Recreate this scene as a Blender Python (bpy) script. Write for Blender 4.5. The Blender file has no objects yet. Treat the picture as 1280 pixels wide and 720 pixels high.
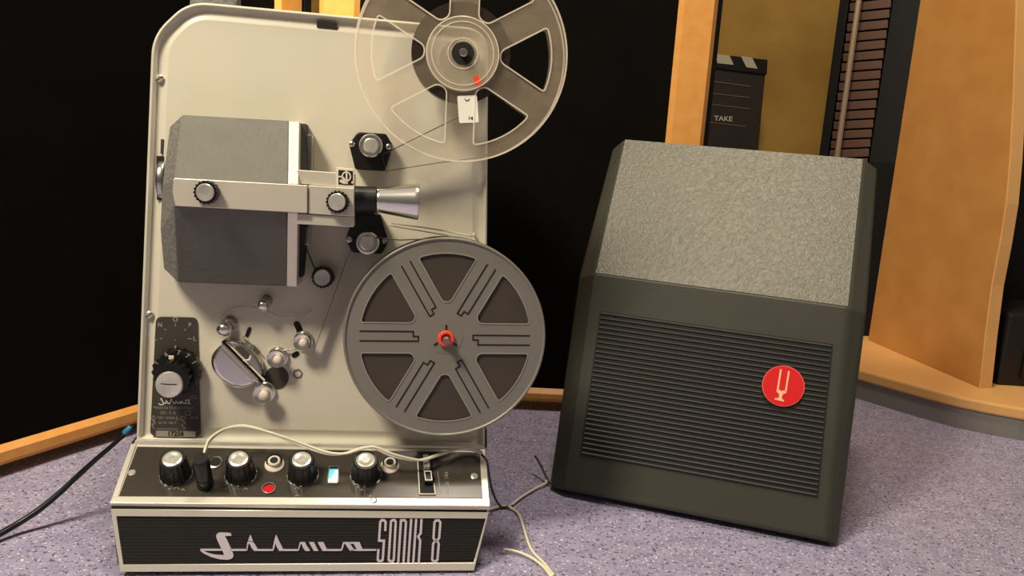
import bpy, bmesh, math, random
from mathutils import Vector, Matrix
random.seed(4)
scene = bpy.context.scene
COL = scene.collection
V3 = Vector

# ------------------------------------------------------------------ camera
F, PITCH, ROLL, CAMH = 1063.7, .2086, .063, .3898
_fw = V3((0, math.cos(PITCH), -math.sin(PITCH)))
_r0 = V3((1, 0, 0)); _u0 = _r0.cross(_fw)
_r = _r0 * math.cos(ROLL) + _u0 * math.sin(ROLL)
_u = _r.cross(_fw)
CAM = V3((0, 0, CAMH))
cd = bpy.data.cameras.new('camera'); cam = bpy.data.objects.new('camera', cd); COL.objects.link(cam)
cd.sensor_width = 36; cd.lens = F / 1280 * 36; cd.clip_start = .01
m = Matrix.Identity(4)
for i in range(3):
    m[i][0] = _r[i]; m[i][1] = _u[i]; m[i][2] = -_fw[i]; m[i][3] = CAM[i]
cam.matrix_world = m
scene.camera = cam

def ray(px, py): return (px - 640) / F * _r - (py - 360) / F * _u + _fw
def at_z(px, py, z): d = ray(px, py); return CAM + d * ((z - CAMH) / d.z)
def at_y(px, py, y): d = ray(px, py); return CAM + d * (y / d.y)

class Frame:
    """a plane in the room: x right, y up, z out of the plane"""
    def __init__(s, o, x, y):
        s.o = V3(o); s.x = V3(x).normalized(); y = V3(y)
        s.y = (y - s.x * y.dot(s.x)).normalized(); s.z = s.x.cross(s.y)
        s.M = Matrix(((s.x.x, s.y.x, s.z.x, s.o.x), (s.x.y, s.y.y, s.z.y, s.o.y), (s.x.z, s.y.z, s.z.z, s.o.z), (0, 0, 0, 1)))
    def p(s, px, py, d=0.):
        r = ray(px, py); q = s.o + s.z * d
        t = (q - CAM).dot(s.z) / r.dot(s.z)
        w = CAM + r * t - s.o
        return V3((w.dot(s.x), w.dot(s.y), d))
    def xy(s, px, py, d=0.): v = s.p(px, py, d); return (v.x, v.y)
    def r(s, px, py, d, rad):           # a pixel radius as a length
        w = s.o + s.x * s.p(px, py, d).x + s.y * s.p(px, py, d).y + s.z * d
        return rad * (w - CAM).dot(_fw) / F
    def at(s, v): return s.o + s.x * v[0] + s.y * v[1] + s.z * v[2]

# ------------------------------------------------------------------ materials
def lin(c):
    return tuple(((v / 255) / 12.92 if v / 255 <= .04045 else ((v / 255 + .055) / 1.055) ** 2.4) for v in c) + (1,)
MAT = {}
def mat(name, rgb, rough=.5, metal=0, noise=0, nscale=30, bump=0, bscale=200, emit=0, coat=0, spec=.5, stretch=None, alpha=1, trans=0, bdist=.002, ior=1.45, rgb2=None):
    m = bpy.data.materials.new(name); m.use_nodes = True; nt = m.node_tree; b = nt.nodes['Principled BSDF']
    b.inputs['Base Color'].default_value = lin(rgb); b.inputs['Roughness'].default_value = rough
    b.inputs['Metallic'].default_value = metal; b.inputs['Coat Weight'].default_value = coat
    b.inputs['Specular IOR Level'].default_value = spec; b.inputs['Alpha'].default_value = alpha
    b.inputs['Transmission Weight'].default_value = trans; b.inputs['IOR'].default_value = ior
    if emit:
        b.inputs['Emission Color'].default_value = lin(rgb); b.inputs['Emission Strength'].default_value = emit
    tc = nt.nodes.new('ShaderNodeTexCoord'); mp = nt.nodes.new('ShaderNodeMapping')
    nt.links.new(tc.outputs['Object'], mp.inputs[0])
    if stretch: mp.inputs['Scale'].default_value = stretch
    n = nt.nodes.new('ShaderNodeTexNoise'); n.inputs['Scale'].default_value = nscale; n.inputs['Detail'].default_value = 5
    nt.links.new(mp.outputs[0], n.inputs['Vector'])
    if noise or rgb2:
        mx = nt.nodes.new('ShaderNodeMix'); mx.data_type = 'RGBA'
        c = lin(rgb); c2 = lin(rgb2) if rgb2 else tuple(v * (1 - noise) for v in c[:3]) + (1,)
        mx.inputs[6].default_value = c; mx.inputs[7].default_value = c2
        rp = nt.nodes.new('ShaderNodeMapRange'); rp.inputs[1].default_value = .35; rp.inputs[2].default_value = .65
        nt.links.new(n.outputs['Fac'], rp.inputs[0]); nt.links.new(rp.outputs[0], mx.inputs[0])
        nt.links.new(mx.outputs[2], b.inputs['Base Color'])
    if bump:
        n2 = nt.nodes.new('ShaderNodeTexNoise'); n2.inputs['Scale'].default_value = bscale; n2.inputs['Detail'].default_value = 3
        nt.links.new(mp.outputs[0], n2.inputs['Vector'])
        bp = nt.nodes.new('ShaderNodeBump'); bp.inputs['Strength'].default_value = bump; bp.inputs['Distance'].default_value = bdist
        nt.links.new(n2.outputs['Fac'], bp.inputs['Height']); nt.links.new(bp.outputs[0], b.inputs['Normal'])
    MAT[name] = m
    return m

mat('plate_paint', (208, 201, 182), .42, 0, .04, 12, coat=.15)
mat('rim_paint', (222, 213, 194), .38, .15)
mat('console_metal', (205, 198, 182), .35, .5)
mat('silver', (226, 220, 206), .3, .5)
mat('brushed', (224, 216, 200), .36, .5, .06, 60, stretch=(1, 30, 30))
mat('chrome', (235, 232, 226), .2, 1)
mat('dull_chrome', (190, 188, 184), .25, 1)
mat('cap_metal', (226, 222, 212), .25, .55, .3, 60)
mat('black_gloss', (13, 12, 11), .33)
mat('black_plastic', (13, 12, 12), .38)
mat('black_matte', (11, 10, 9), .7)
mat('cloth_black', (14, 11, 9), .95, 0, .25, 15, .3, 900, spec=.1)
mat('dark_grey', (62, 56, 50), .5, 0, .1, 40)
mat('hammer_grey', (102, 100, 92), .62, 0, .10, 60, .35, 260)
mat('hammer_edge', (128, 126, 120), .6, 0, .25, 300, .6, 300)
mat('panel_gloss', (66, 61, 54), .2, 0, .08, 14, coat=.5)  # base grey lightened to stand in for the face plate's reflection
mat('console_grille', (74, 63, 61), .38)
mat('ink_white', (215, 210, 200), .5)
mat('ink_grey', (150, 143, 130), .6)
mat('ink_black', (15, 14, 14), .6)
mat('logo_silver', (206, 196, 204), .4, .3)
mat('cover_plastic', (60, 59, 50), .5, 0, .08, 25, .08, 500)
mat('cover_ribs', (27, 25, 22), .5)
mat('red_badge', (214, 34, 36), .35)
mat('badge_rim', (222, 96, 90), .35)
mat('badge_ink', (244, 190, 150), .4)
mat('wood_orange', (230, 166, 90), .45, 0, 0, 6, stretch=(10, 10, .6), rgb2=(226, 155, 75))
mat('wood_edge', (242, 190, 112), .45, 0, .05, 20)
mat('wood_cabinet', (190, 136, 74), .45, 0, 0, 4, stretch=(5, 5, 1.2), rgb2=(181, 126, 66))
mat('wood_cabinet_edge', (226, 172, 106), .45, 0, .06, 20)
mat('plinth_grey', (138, 133, 128), .5, .2, .1, 8)
mat('gold_wall', (208, 164, 80), .7, 0, 0, 7, .2, 60, rgb2=(182, 140, 62))
mat('case_brown', (112, 82, 66), .4, 0, .15, 12)
mat('rod_metal', (214, 190, 160), .35, .5)
mat('reel_grey', (128, 124, 116), .42, .25, .04, 20)
mat('reel_lip', (150, 146, 138), .4, .3)
mat('film_brown', (66, 59, 51), .45, 0, .08, 30)
mat('film_dark', (40, 30, 25), .35)
mat('red_plastic', (236, 70, 52), .35)
mat('label_white', (240, 240, 226), .6)
mat('clear_edge', (250, 240, 220), .12, 0, alpha=.42)
mat('cable_white', (224, 218, 192), .4)
mat('cable_dark', (62, 48, 42), .5)
mat('cable_black', (16, 16, 18), .35)
mat('cable_blue', (60, 130, 170), .4)
mat('red_lamp', (200, 30, 36), .2)
mat('eye_cyan', (90, 205, 215), .2, emit=.9)
mat('eye_white', (228, 246, 236), .2, emit=1.0)
mat('slate_black', (50, 44, 38), .6, 0, .1, 20)
mat('chalk', (205, 198, 170), .7)
mat('chalk_dim', (118, 104, 84), .7)
mat('device_black', (20, 19, 17), .5)
mat('ivory', (226, 214, 196), .4)
mat('hub_clear', (212, 198, 172), .15, alpha=.3)
mat('window_clear', (235, 235, 225), .1, alpha=.25)
# clear plastic of the upper reel: part see-through, part milky
def clear_plastic():
    m = bpy.data.materials.new('clear_plastic'); m.use_nodes = True; nt = m.node_tree; b = nt.nodes['Principled BSDF']
    b.inputs['Base Color'].default_value = lin((226, 206, 176)); b.inputs['Roughness'].default_value = .14
    tc = nt.nodes.new('ShaderNodeTexCoord'); n = nt.nodes.new('ShaderNodeTexNoise'); n.inputs['Scale'].default_value = 45
    mp = nt.nodes.new('ShaderNodeMapping'); mp.inputs['Scale'].default_value = (1, 3, 1)
    nt.links.new(tc.outputs['Object'], mp.inputs[0]); nt.links.new(mp.outputs[0], n.inputs['Vector'])
    r = nt.nodes.new('ShaderNodeMapRange'); r.inputs[3].default_value = .05; r.inputs[4].default_value = .10
    nt.links.new(n.outputs['Fac'], r.inputs[0]); nt.links.new(r.outputs[0], b.inputs['Alpha'])
    MAT['clear_plastic'] = m
clear_plastic()
# floor: speckled violet grey vinyl
def floor_mat():
    m = bpy.data.materials.new('floor_vinyl'); m.use_nodes = True; nt = m.node_tree; b = nt.nodes['Principled BSDF']
    b.inputs['Roughness'].default_value = .5
    tc = nt.nodes.new('ShaderNodeTexCoord')
    def noise(s, d=3):
        n = nt.nodes.new('ShaderNodeTexNoise'); n.inputs['Scale'].default_value = s; n.inputs['Detail'].default_value = d
        nt.links.new(tc.outputs['Object'], n.inputs['Vector']); return n.outputs['Fac']
    def step(f, a, bb):
        r = nt.nodes.new('ShaderNodeMapRange'); r.inputs[1].default_value = a; r.inputs[2].default_value = bb
        nt.links.new(f, r.inputs[0]); return r.outputs[0]
    def mix(f, c1, c2):
        x = nt.nodes.new('ShaderNodeMix'); x.data_type = 'RGBA'; nt.links.new(f, x.inputs[0])
        for k, c in ((6, c1), (7, c2)):
            if isinstance(c, tuple): x.inputs[k].default_value = lin(c)
            else: nt.links.new(c, x.inputs[k])
        return x.outputs[2]
    base = mix(step(noise(60), .4, .6), (146, 140, 168), (160, 154, 181))
    c = mix(step(noise(250), .585, .625), base, (98, 87, 102))
    n2 = noise(320, 2)
    c = mix(step(n2, .365, .335), c, (228, 220, 222))
    c = mix(step(noise(360, 1), .675, .71), c, (48, 40, 46))
    nt.links.new(c, b.inputs['Base Color'])
    MAT['floor_vinyl'] = m
floor_mat()
def emboss_mat():           # embossed leatherette: crumpled voronoi + noise relief
    m = bpy.data.materials.new('cover_emboss'); m.use_nodes = True; nt = m.node_tree; b = nt.nodes['Principled BSDF']
    b.inputs['Base Color'].default_value = lin((98, 96, 84)); b.inputs['Roughness'].default_value = .42; b.inputs['Metallic'].default_value = .15
    tc = nt.nodes.new('ShaderNodeTexCoord'); n = nt.nodes.new('ShaderNodeTexNoise'); n.inputs['Scale'].default_value = 185
    n.inputs['Detail'].default_value = 4; n.inputs['Distortion'].default_value = 1.6
    nt.links.new(tc.outputs['Object'], n.inputs['Vector'])
    bp = nt.nodes.new('ShaderNodeBump'); bp.inputs['Strength'].default_value = .38; bp.inputs['Distance'].default_value = .0022
    nt.links.new(n.outputs['Fac'], bp.inputs['Height']); nt.links.new(bp.outputs[0], b.inputs['Normal'])
    MAT['cover_emboss'] = m
emboss_mat()

# ------------------------------------------------------------------ object helpers
WORLD = {}
def empty(name, label, cat, loc, rz=0, group=None):
    o = bpy.data.objects.new(name, None); COL.objects.link(o); o.empty_display_size = .05
    o.location = loc; o.rotation_euler = (0, 0, rz)
    o['label'] = label; o['category'] = cat
    if group: o['group'] = group
    WORLD[o] = Matrix.Translation(loc) @ Matrix.Rotation(rz, 4, 'Z')
    return o
def link(name, me, mt, parent=None, M=None, smooth=False, bevel=0, seg=2, label=None):
    o = bpy.data.objects.new(name, me); COL.objects.link(o)
    me.name = name
    me.materials.clear(); me.materials.append(MAT[mt])
    M = M or Matrix.Identity(4); WORLD[o] = M
    if parent is not None:
        o.parent = parent; o.matrix_basis = WORLD[parent].inverted() @ M
    else: o.matrix_basis = M
    if smooth:
        for p in me.polygons: p.use_smooth = True
    if bevel:
        b = o.modifiers.new('bevel', 'BEVEL'); b.width = bevel; b.segments = seg; b.limit_method = 'ANGLE'; b.angle_limit = math.radians(30)
    if label: o['label'] = label
    return o
def tag(o, label, cat, group=None):
    o['label'] = label; o['category'] = cat
    if group: o['group'] = group
    return o
def struct(o): o['kind'] = 'structure'; return o
def mesh(verts, faces):
    me = bpy.data.meshes.new('m'); me.from_pydata([tuple(v) for v in verts], [], faces)
    bm = bmesh.new(); bm.from_mesh(me); bmesh.ops.recalc_face_normals(bm, faces=bm.faces); bm.to_mesh(me); bm.free()
    me.update(); return me
def join(meshes):
    bm = bmesh.new()
    for me in meshes: bm.from_mesh(me)
    out = bpy.data.meshes.new('j'); bm.to_mesh(out); bm.free()
    for me in meshes: bpy.data.meshes.remove(me)
    return out
def box(x0, x1, y0, y1, z0, z1):
    v = [(x, y, z) for z in (z0, z1) for y in (y0, y1) for x in (x0, x1)]
    return mesh(v, [(0, 1, 3, 2), (4, 5, 7, 6), (0, 1, 5, 4), (2, 3, 7, 6), (0, 2, 6, 4), (1, 3, 7, 5)])
def prism(pts, z0, z1):                      # outline in xy, possibly concave
    n = len(pts)
    v = [(p[0], p[1], z0) for p in pts] + [(p[0], p[1], z1) for p in pts]
    f = [tuple(range(n)), tuple(range(n, 2 * n))] + [(i, (i + 1) % n, n + (i + 1) % n, n + i) for i in range(n)]
    return mesh(v, f)
def slab(front, back):                       # two matching loops of 3-D points
    n = len(front)
    f = [tuple(range(n)), tuple(range(n, 2 * n))] + [(i, (i + 1) % n, n + (i + 1) % n, n + i) for i in range(n)]
    return mesh(list(front) + list(back), f)
def shape2d(loops, z0, z1, bevel=0):         # first loop outside, the others are holes
    cu = bpy.data.curves.new('c', 'CURVE'); cu.dimensions = '2D'; cu.fill_mode = 'BOTH'
    cu.extrude = max((z1 - z0) / 2 - bevel, 0); cu.bevel_depth = bevel; cu.bevel_resolution = 2; cu.offset = -bevel
    for lp in loops:
        s = cu.splines.new('POLY'); s.points.add(len(lp) - 1); s.use_cyclic_u = True
        for i, p in enumerate(lp): s.points[i].co = (p[0], p[1], 0, 1)
    o = bpy.data.objects.new('t', cu); me = bpy.data.meshes.new_from_object(o)
    bpy.data.objects.remove(o); bpy.data.curves.remove(cu)
    me.transform(Matrix.Translation((0, 0, (z0 + z1) / 2)))
    return me
def text(s, size, x, y, z, shear=0, sx=1, bold=0):
    cu = bpy.data.curves.new('c', 'FONT'); cu.body = s; cu.size = size; cu.align_x = 'CENTER'; cu.align_y = 'CENTER'; cu.shear = shear; cu.offset = bold
    cu.resolution_u = 3
    o = bpy.data.objects.new('t', cu); me = bpy.data.meshes.new_from_object(o)
    bpy.data.objects.remove(o); bpy.data.curves.remove(cu)
    me.transform(Matrix.Translation((x, y, z)) @ Matrix.Diagonal((sx, 1, 1, 1)))
    return me
def circ(cx, cy, r, n=48, a0=0): return [(cx + r * math.cos(a0 + 2 * math.pi * i / n), cy + r * math.sin(a0 + 2 * math.pi * i / n)) for i in range(n)]
def lathe(cx, cy, prof, n=40, teeth=0, depth=0):   # profile of (radius, z), rings from back to front
    v = []; f = []
    for (r, z) in prof:
        for i in range(n):
            rr = r * (1 - (depth if teeth and (i * teeth * 2 // n) % 2 else 0))
            a = 2 * math.pi * i / n; v.append((cx + rr * math.cos(a), cy + rr * math.sin(a), z))
    for k in range(len(prof) - 1):
        for i in range(n):
            j = (i + 1) % n; f.append((k * n + i, k * n + j, (k + 1) * n + j, (k + 1) * n + i))
    f.append(tuple(range(n))); f.append(tuple(range((len(prof) - 1) * n, len(prof) * n)))
    return mesh(v, f)
def catmull(pts, k=8):
    P = [V3(p) for p in pts]; P = [P[0] * 2 - P[1]] + P + [P[-1] * 2 - P[-2]]; out = []
    for i in range(1, len(P) - 2):
        for j in range(k):
            t = j / k
            out.append(.5 * (2 * P[i] + (P[i + 1] - P[i - 1]) * t + (2 * P[i - 1] - 5 * P[i] + 4 * P[i + 1] - P[i + 2]) * t * t + (3 * P[i] - P[i - 1] - 3 * P[i + 1] + P[i + 2]) * t ** 3))
    out.append(P[-2]); return out
def tube(pts, r, k=8, n=8, smooth=True):
    P = catmull(pts, k) if smooth else [V3(p) for p in pts]
    v = []; f = []; up = V3((.3, .2, 1)).normalized()
    for i, p in enumerate(P):
        t = (P[min(i + 1, len(P) - 1)] - P[max(i - 1, 0)]).normalized()
        a = t.cross(up).normalized(); b = a.cross(t).normalized()
        rr = r(i / (len(P) - 1)) if callable(r) else r
        for j in range(n):
            an = 2 * math.pi * j / n; v.append(p + (a * math.cos(an) + b * math.sin(an)) * rr)
    for i in range(len(P) - 1):
        for j in range(n):
            j2 = (j + 1) % n; f.append((i * n + j, i * n + j2, (i + 1) * n + j2, (i + 1) * n + j))
    f.append(tuple(range(n))); f.append(tuple(range((len(P) - 1) * n, len(P) * n)))
    return mesh(v, f)
def stroke(pts, w, z0, z1, closed=False):    # a drawn line with mitred joins, xy plane
    P = [V3((p[0], p[1])) for p in pts]; n = len(P); L = []; R = []
    for i in range(n):
        a = P[(i - 1) % n] if (closed or i) else None; b = P[(i + 1) % n] if (closed or i < n - 1) else None
        d1 = (P[i] - a).normalized() if a is not None else None; d2 = (b - P[i]).normalized() if b is not None else None
        if d1 is None: d1 = d2
        if d2 is None: d2 = d1
        n1 = V3((-d1.y, d1.x)); n2 = V3((-d2.y, d2.x)); mm = n1 + n2
        if mm.length < 1e-6: mm = n1
        mm.normalize(); s = w / 2 / max(mm.dot(n1), .45)
        L.append(P[i] + mm * s); R.append(P[i] - mm * s)
    v = []; f = []
    for z in (z0, z1):
        for q in L: v.append((q.x, q.y, z))
        for q in R: v.append((q.x, q.y, z))
    N2 = 2 * n
    for i in range(n if closed else n - 1):
        j = (i + 1) % n
        f += [(i, j, n + j, n + i), (N2 + i, N2 + j, N2 + n + j, N2 + n + i), (i, j, N2 + j, N2 + i), (n + i, n + j, N2 + n + j, N2 + n + i)]
    if not closed: f += [(0, n, N2 + n, N2), (n - 1, 2 * n - 1, N2 + 2 * n - 1, N2 + n - 1)]
    return mesh(v, f)
def rrect(x0, x1, y0, y1, r, k=6):
    o = []
    for cx, cy, a in ((x1 - r, y1 - r, 0), (x0 + r, y1 - r, 90), (x0 + r, y0 + r, 180), (x1 - r, y0 + r, 270)):
        for i in range(k + 1):
            t = math.radians(a + 90 * i / k); o.append((cx + r * math.cos(t), cy + r * math.sin(t)))
    return o
def round_poly(pts, r, k=5):
    P = [V3((p[0], p[1])) for p in pts]; out = []; n = len(P)
    rs = r if isinstance(r, (list, tuple)) else [r] * n
    for i in range(n):
        a = P[i - 1]; b = P[i]; c = P[(i + 1) % n]; rr = min(rs[i], (a - b).length * .48, (c - b).length * .48)
        if rr <= 0: out.append((b.x, b.y)); continue
        p0 = b + (a - b).normalized() * rr; p1 = b + (c - b).normalized() * rr
        for j in range(k + 1):
            t = j / k; q = p0 * (1 - t) ** 2 + b * 2 * t * (1 - t) + p1 * t * t; out.append((q.x, q.y))
    return out
def inset_poly(pts, d):                      # shrink a convex outline
    P = [V3((p[0], p[1])) for p in pts]; n = len(P); out = []
    area = sum(P[i].x * P[(i + 1) % n].y - P[(i + 1) % n].x * P[i].y for i in range(n)); s = 1 if area > 0 else -1
    for i in range(n):
        d1 = (P[i] - P[i - 1]).normalized(); d2 = (P[(i + 1) % n] - P[i]).normalized()
        n1 = V3((-d1.y, d1.x)) * s; n2 = V3((-d2.y, d2.x)) * s; mm = (n1 + n2).normalized()
        q = P[i] + mm * (d / max(mm.dot(n1), .3)); out.append((q.x, q.y))
    return out
def loft(loops, cap0=True, cap1=True):
    n = len(loops[0]); v = [p for l in loops for p in l]; f = []
    for k in range(len(loops) - 1):
        for i in range(n):
            j = (i + 1) % n; f.append((k * n + i, k * n + j, (k + 1) * n + j, (k + 1) * n + i))
    if cap0: f.append(tuple(range(n)))
    if cap1: f.append(tuple(range((len(loops) - 1) * n, len(loops) * n)))
    return mesh(v, f)

# ================================================================== ROOM
fl = struct(link('floor', box(-2.5, 3, -1.5, 1.75, -.02, 0), 'floor_vinyl'))
wb = struct(link('wall_back', box(-2.5, 3, 1.75, 1.85, 0, 2.4), 'gold_wall'))

# ---- two free-standing black cloth screens in orange wood frames
def screen(name, label, a, b, z0, zt, post, postmat='wood_orange', thick=.03, rail=.02, flip=False, ext=.01):
    """a, b: floor points of the left and right end of the face"""
    a = V3((a[0], a[1], 0)); b = V3((b[0], b[1], 0)); L = (b - a).length
    fr = Frame(a, b - a, (0, 0, 1)); rz = math.atan2((b - a).y, (b - a).x)
    t = empty(name, label, 'screen', a, rz)
    def bar(nm, x0, x1, y0, y1, mt='wood_orange', z0_=-.03, z1_=0, bv=.006):
        return link(nm, box(x0, x1, y0, y1, z0_, z1_), mt, t, fr.M, bevel=bv, seg=1)
    bar('bottom_rail', 0, L, z0, z0 + rail)
    bar('top_rail', 0, L, zt - rail, zt)
    bar('side_post', 0, post, z0 + rail, zt - rail)
    bar('side_post', L - post, L, z0 + rail, zt - rail)
    link('black_cloth', box(post * .9, L - post * .9, z0 + rail * .7, zt - rail * .7, -.024, -.006), 'cloth_black', t, fr.M)
    link('back_frame', box(.003, L + ext, z0 + .004, zt - .004, -.055, -.0301), 'black_matte', t, fr.M)
    if ext > .015: bar('gap_strip', L, L + .014, z0 + .004, zt - .004, 'black_matte', -.03, -.002, .001)  # black strip filling the gap to the next screen
    for x in (.06, L - .06):
        link('foot', box(x - .03, x + .03, 0, z0 + .001, -.05, -.006), 'black_matte', t, fr.M)
    return t
screen('folding_screen', 'black cloth screen with orange wood frame, behind the projector and cut off at left',
       (-.9155, .060), (-.2846, 1.1275), .012, 1.25, .046, rail=.0215, ext=.022)
screen('folding_screen', 'tall black cloth screen with orange wood frame standing between the projector and the grey lid',
       (-.250, 1.053), (.2275, 1.075), .012, 1.25, .048, rail=.0185, ext=.012)

# ---- wooden cabinet on the right
ZS = .045
c0 = at_z(1224, 485, ZS); c1 = at_z(1085, 425, ZS)
cabinet = empty('corner_cabinet', 'curved orange-brown wooden cabinet on a grey plinth at the right edge', 'cabinet', (c0.x, c0.y, 0))
fpts = [(960, 430), (1010, 446), (1040, 454), (1077, 463), (1120, 475), (1160, 486), (1200, 496), (1240, 504), (1280, 511), (1340, 519), (1420, 524)]
front = [at_z(x, y, ZS) for x, y in fpts]
front = [(p.x, p.y) for p in front]
def offs(pts, d):
    out = []
    for i, p in enumerate(pts):
        a = V3(pts[max(i - 1, 0)]); b = V3(pts[min(i + 1, len(pts) - 1)]); t = (b - a).normalized(); n = V3((-t.y, t.x)); out.append((p[0] + n.x * d, p[1] + n.y * d))
    return out
xb0, xb1 = .50, front[-1][0]
link('base_shelf', prism(front + [(xb1, 1.42), (xb0, 1.42)], ZS - .016, ZS), 'wood_cabinet_edge', cabinet, bevel=.003)
pf = offs(front, .004)
link('plinth', prism(pf + [(xb1 - .01, 1.41), (xb0 + .01, 1.41)], 0, ZS - .0162), 'plinth_grey', cabinet)
# upright side: its face runs back from c0 to c1, its front edge bows
sx = V3((c0.x - c1.x, c0.y - c1.y, 0)).normalized()
sideF = Frame((c1.x, c1.y, 0), sx, (0, 0, 1))
edge = [sideF.xy(x, y) for x, y in [(1224, 485), (1231, 420), (1239, 357), (1249, 305), (1257, 255), (1262, 200), (1266, 120), (1270, 0), (1272, -110), (1272, -230)]]
edge[0] = (edge[0][0], ZS)
back = [(-.0, edge[-1][1]), (-.0, ZS)]
link('side_panel', prism([(x, y) for x, y in edge] + back, -.0185, 0), 'wood_cabinet', cabinet, sideF.M, bevel=.001)
ev = [(x, y, z) for z in (-.0187, .0002) for (x, y) in edge] + [(x + .0025, y, z) for z in (-.0187, .0002) for (x, y) in edge]
ne = len(edge); ef = []
for i in range(ne - 1):
    ef += [(i, i + 1, ne + i + 1, ne + i), (2 * ne + i, 2 * ne + i + 1, 3 * ne + i + 1, 3 * ne + i), (i, i + 1, 2 * ne + i + 1, 2 * ne + i), (ne + i, ne + i + 1, 3 * ne + i + 1, 3 * ne + i)]
ef += [(0, ne, 3 * ne, 2 * ne), (ne - 1, 2 * ne - 1, 4 * ne - 1, 3 * ne - 1)]
link('edge_strip', mesh(ev, ef), 'wood_cabinet_edge', cabinet, sideF.M)
link('shade_board', box(c1.x - .02, c1.x + .02, 1.425, 1.44, 0, .34), 'black_matte', cabinet)  # black box standing in for the shade behind the side panel
# black interior to the right of the upright
link('back_board', box(c0.x + .02, xb1, 1.30, 1.32, ZS, 1.1), 'black_matte', cabinet)
amp = empty('black_amplifier', 'black box-shaped device standing on the cabinet base at the right edge', 'device', (.72, 1.17, ZS))
ax0, ax1 = c0.x + .035, c0.x + .30
amy = c0.y + .02
link('housing', box(ax0, ax1, amy, amy + .12, ZS + .0005, ZS + .105), 'device_black', amp, bevel=.004)
link('front_panel', box(ax0 + .03, ax1 - .01, amy - .004, amy + .001, ZS + .012, ZS + .096), 'black_gloss', amp, bevel=.002)

# ---- clapperboard and the rack beyond it
bench = empty('low_bench', 'low dark bench against the gold wall behind the grey lid, carrying the clapperboard', 'bench', (.36, 1.6, 0))
link('bench_top', box(.20, .52, 1.46, 1.745, .235, .25), 'wood_cabinet', bench)
for x in (.215, .485):
    link('bench_side', box(x, x + .02, 1.47, 1.74, 0, .2349), 'wood_cabinet', bench)
YC = 1.66
cf = Frame(at_y(872, 172, YC), at_y(952, 172 + 4, YC) - at_y(872, 172, YC), (0, .10, 1))
clap = empty('clapperboard', 'black film clapperboard with white stripes leaning on the gold wall', 'clapperboard', (.42, YC, .25))
tl = cf.xy(876, 66); tr = cf.xy(958, 74); yb = (.251 - cf.o.z) / cf.y.z
wcl = V3(cf.xy(958, 78)).x
link('slate', prism([(-.10, yb), (wcl - .004, yb), (wcl, cf.xy(958, 92)[1]), (-.10, cf.xy(850, 76)[1] + .002)], -.008, 0), 'slate_black', clap, cf.M, bevel=.001)
sy = cf.xy(900, 80)[1]
link('clap_stick', mesh([(*cf.xy(x, y), z) for z in (-.008, .003) for x, y in ((840, 60), (890, 67.5), (959, 75), (958, 93), (890, 84.5), (840, 79))],
     [tuple(range(6)), tuple(range(6, 12))] + [(i, (i + 1) % 6, 6 + (i + 1) % 6, 6 + i) for i in range(6)]), 'black_matte', clap, cf.M)
def onpoly(fr, pts, d, t=.0004): return prism([fr.xy(x, y, d) for x, y in pts], d, d + t)
link('white_stripes', join([onpoly(cf, p, .0032) for p in ([(893, 67), (912, 69.5), (917, 81), (897, 79)], [(926, 70), (940, 72), (947, 86), (933, 84)])]), 'chalk', clap, cf.M)
def cline(x0, y0, x1, y1, w=1.1): return stroke([cf.xy(x0, y0, .0004), cf.xy(x1, y1, .0004)], w * .00155, .0002, .0008)
link('slate_lines', join([cline(886, 101, 938, 108), cline(884, 116, 937, 122), cline(882, 129.5, 937, 136), cline(879, 152, 932, 158), cline(887, 153, 884, 176)]), 'chalk_dim', clap, cf.M)
tx = cf.xy(904, 148.5)
link('take_lettering', text('TAKE', .0125, tx[0], tx[1], .0006, sx=1.15, bold=.0003), 'chalk', clap, cf.M)

YR = 1.52
ra = at_y(1024, 200, YR); rb_ = at_y(1112, 200, YR)
ryaw = -math.atan2((ra.x + rb_.x) / 2, YR)
rack = empty('disc_rack', 'tall black rack with a pale rod and brown cases in front of the gold wall', 'rack', ((ra.x + rb_.x) / 2, YR, 0), ryaw)
RF = Frame(((ra.x + rb_.x) / 2, YR, 0), (math.cos(ryaw), math.sin(ryaw), 0), (0, 0, 1))     # z towards the viewer
def rkx(px): return RF.p(px, 200, 0).x
a, a2, b1, b2 = rkx(1023), rkx(1034), rkx(1087), rkx(1122)
def rkb(nm, x0, x1, y0, y1, z0, z1, mt='black_matte'): return link(nm, box(x0, x1, y0, y1, z0, z1), mt, rack, RF.M)
rkb('side_post', a, a2, 0, 1.1, -.12, .0)
rkb('side_post', b1, b2, 0, 1.1, -.12, .004)
rkb('back_board', a2, b1, .02, 1.1, -.13, -.1201)
rkb('bottom_board', a2 + .0001, b1 - .0001, 0, .02, -.1199, -.002)
rkb('top_board', a2 + .0001, b1 - .0001, 1.08, 1.1, -.1199, -.002)
rx = rkx(1046)
link('front_rod', tube([(rx, 0, .010), (rx, .5, .010), (rx, 1.1, .010)], .0048, 2), 'rod_metal', rack, RF.M)
h0 = .0167; y0 = .03; case0 = None
CTILT = math.radians(7)
random.seed(7)
for k in range(70):
    yy = y0 + k * h0
    if yy < .30 or yy > .66: continue      # the part of the stack the photo shows
    if case0 is None:
        hw = (b1 - a2) / 2 - .0022
        case0 = link('disc_case', box(-hw, hw, -.0068, .0068, -.112, 0), 'case_brown', bevel=.0006, seg=1); o = case0
    else:
        o = case0.copy(); COL.objects.link(o)
    o.matrix_basis = RF.M @ Matrix.Translation(((a2 + b1) / 2, yy, -.006 + random.uniform(-.0015, .0015))) @ Matrix.Rotation(CTILT, 4, 'Z')
    tag(o, 'thin brown case stacked in the black rack beside the pale rod', 'case', 'brown cases in the black rack')
# lower cases stand on a block that the lid hides
rkb('filler_board', a2 + .0002, b1 - .0002, .0201, .282, -.11, -.012)

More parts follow.
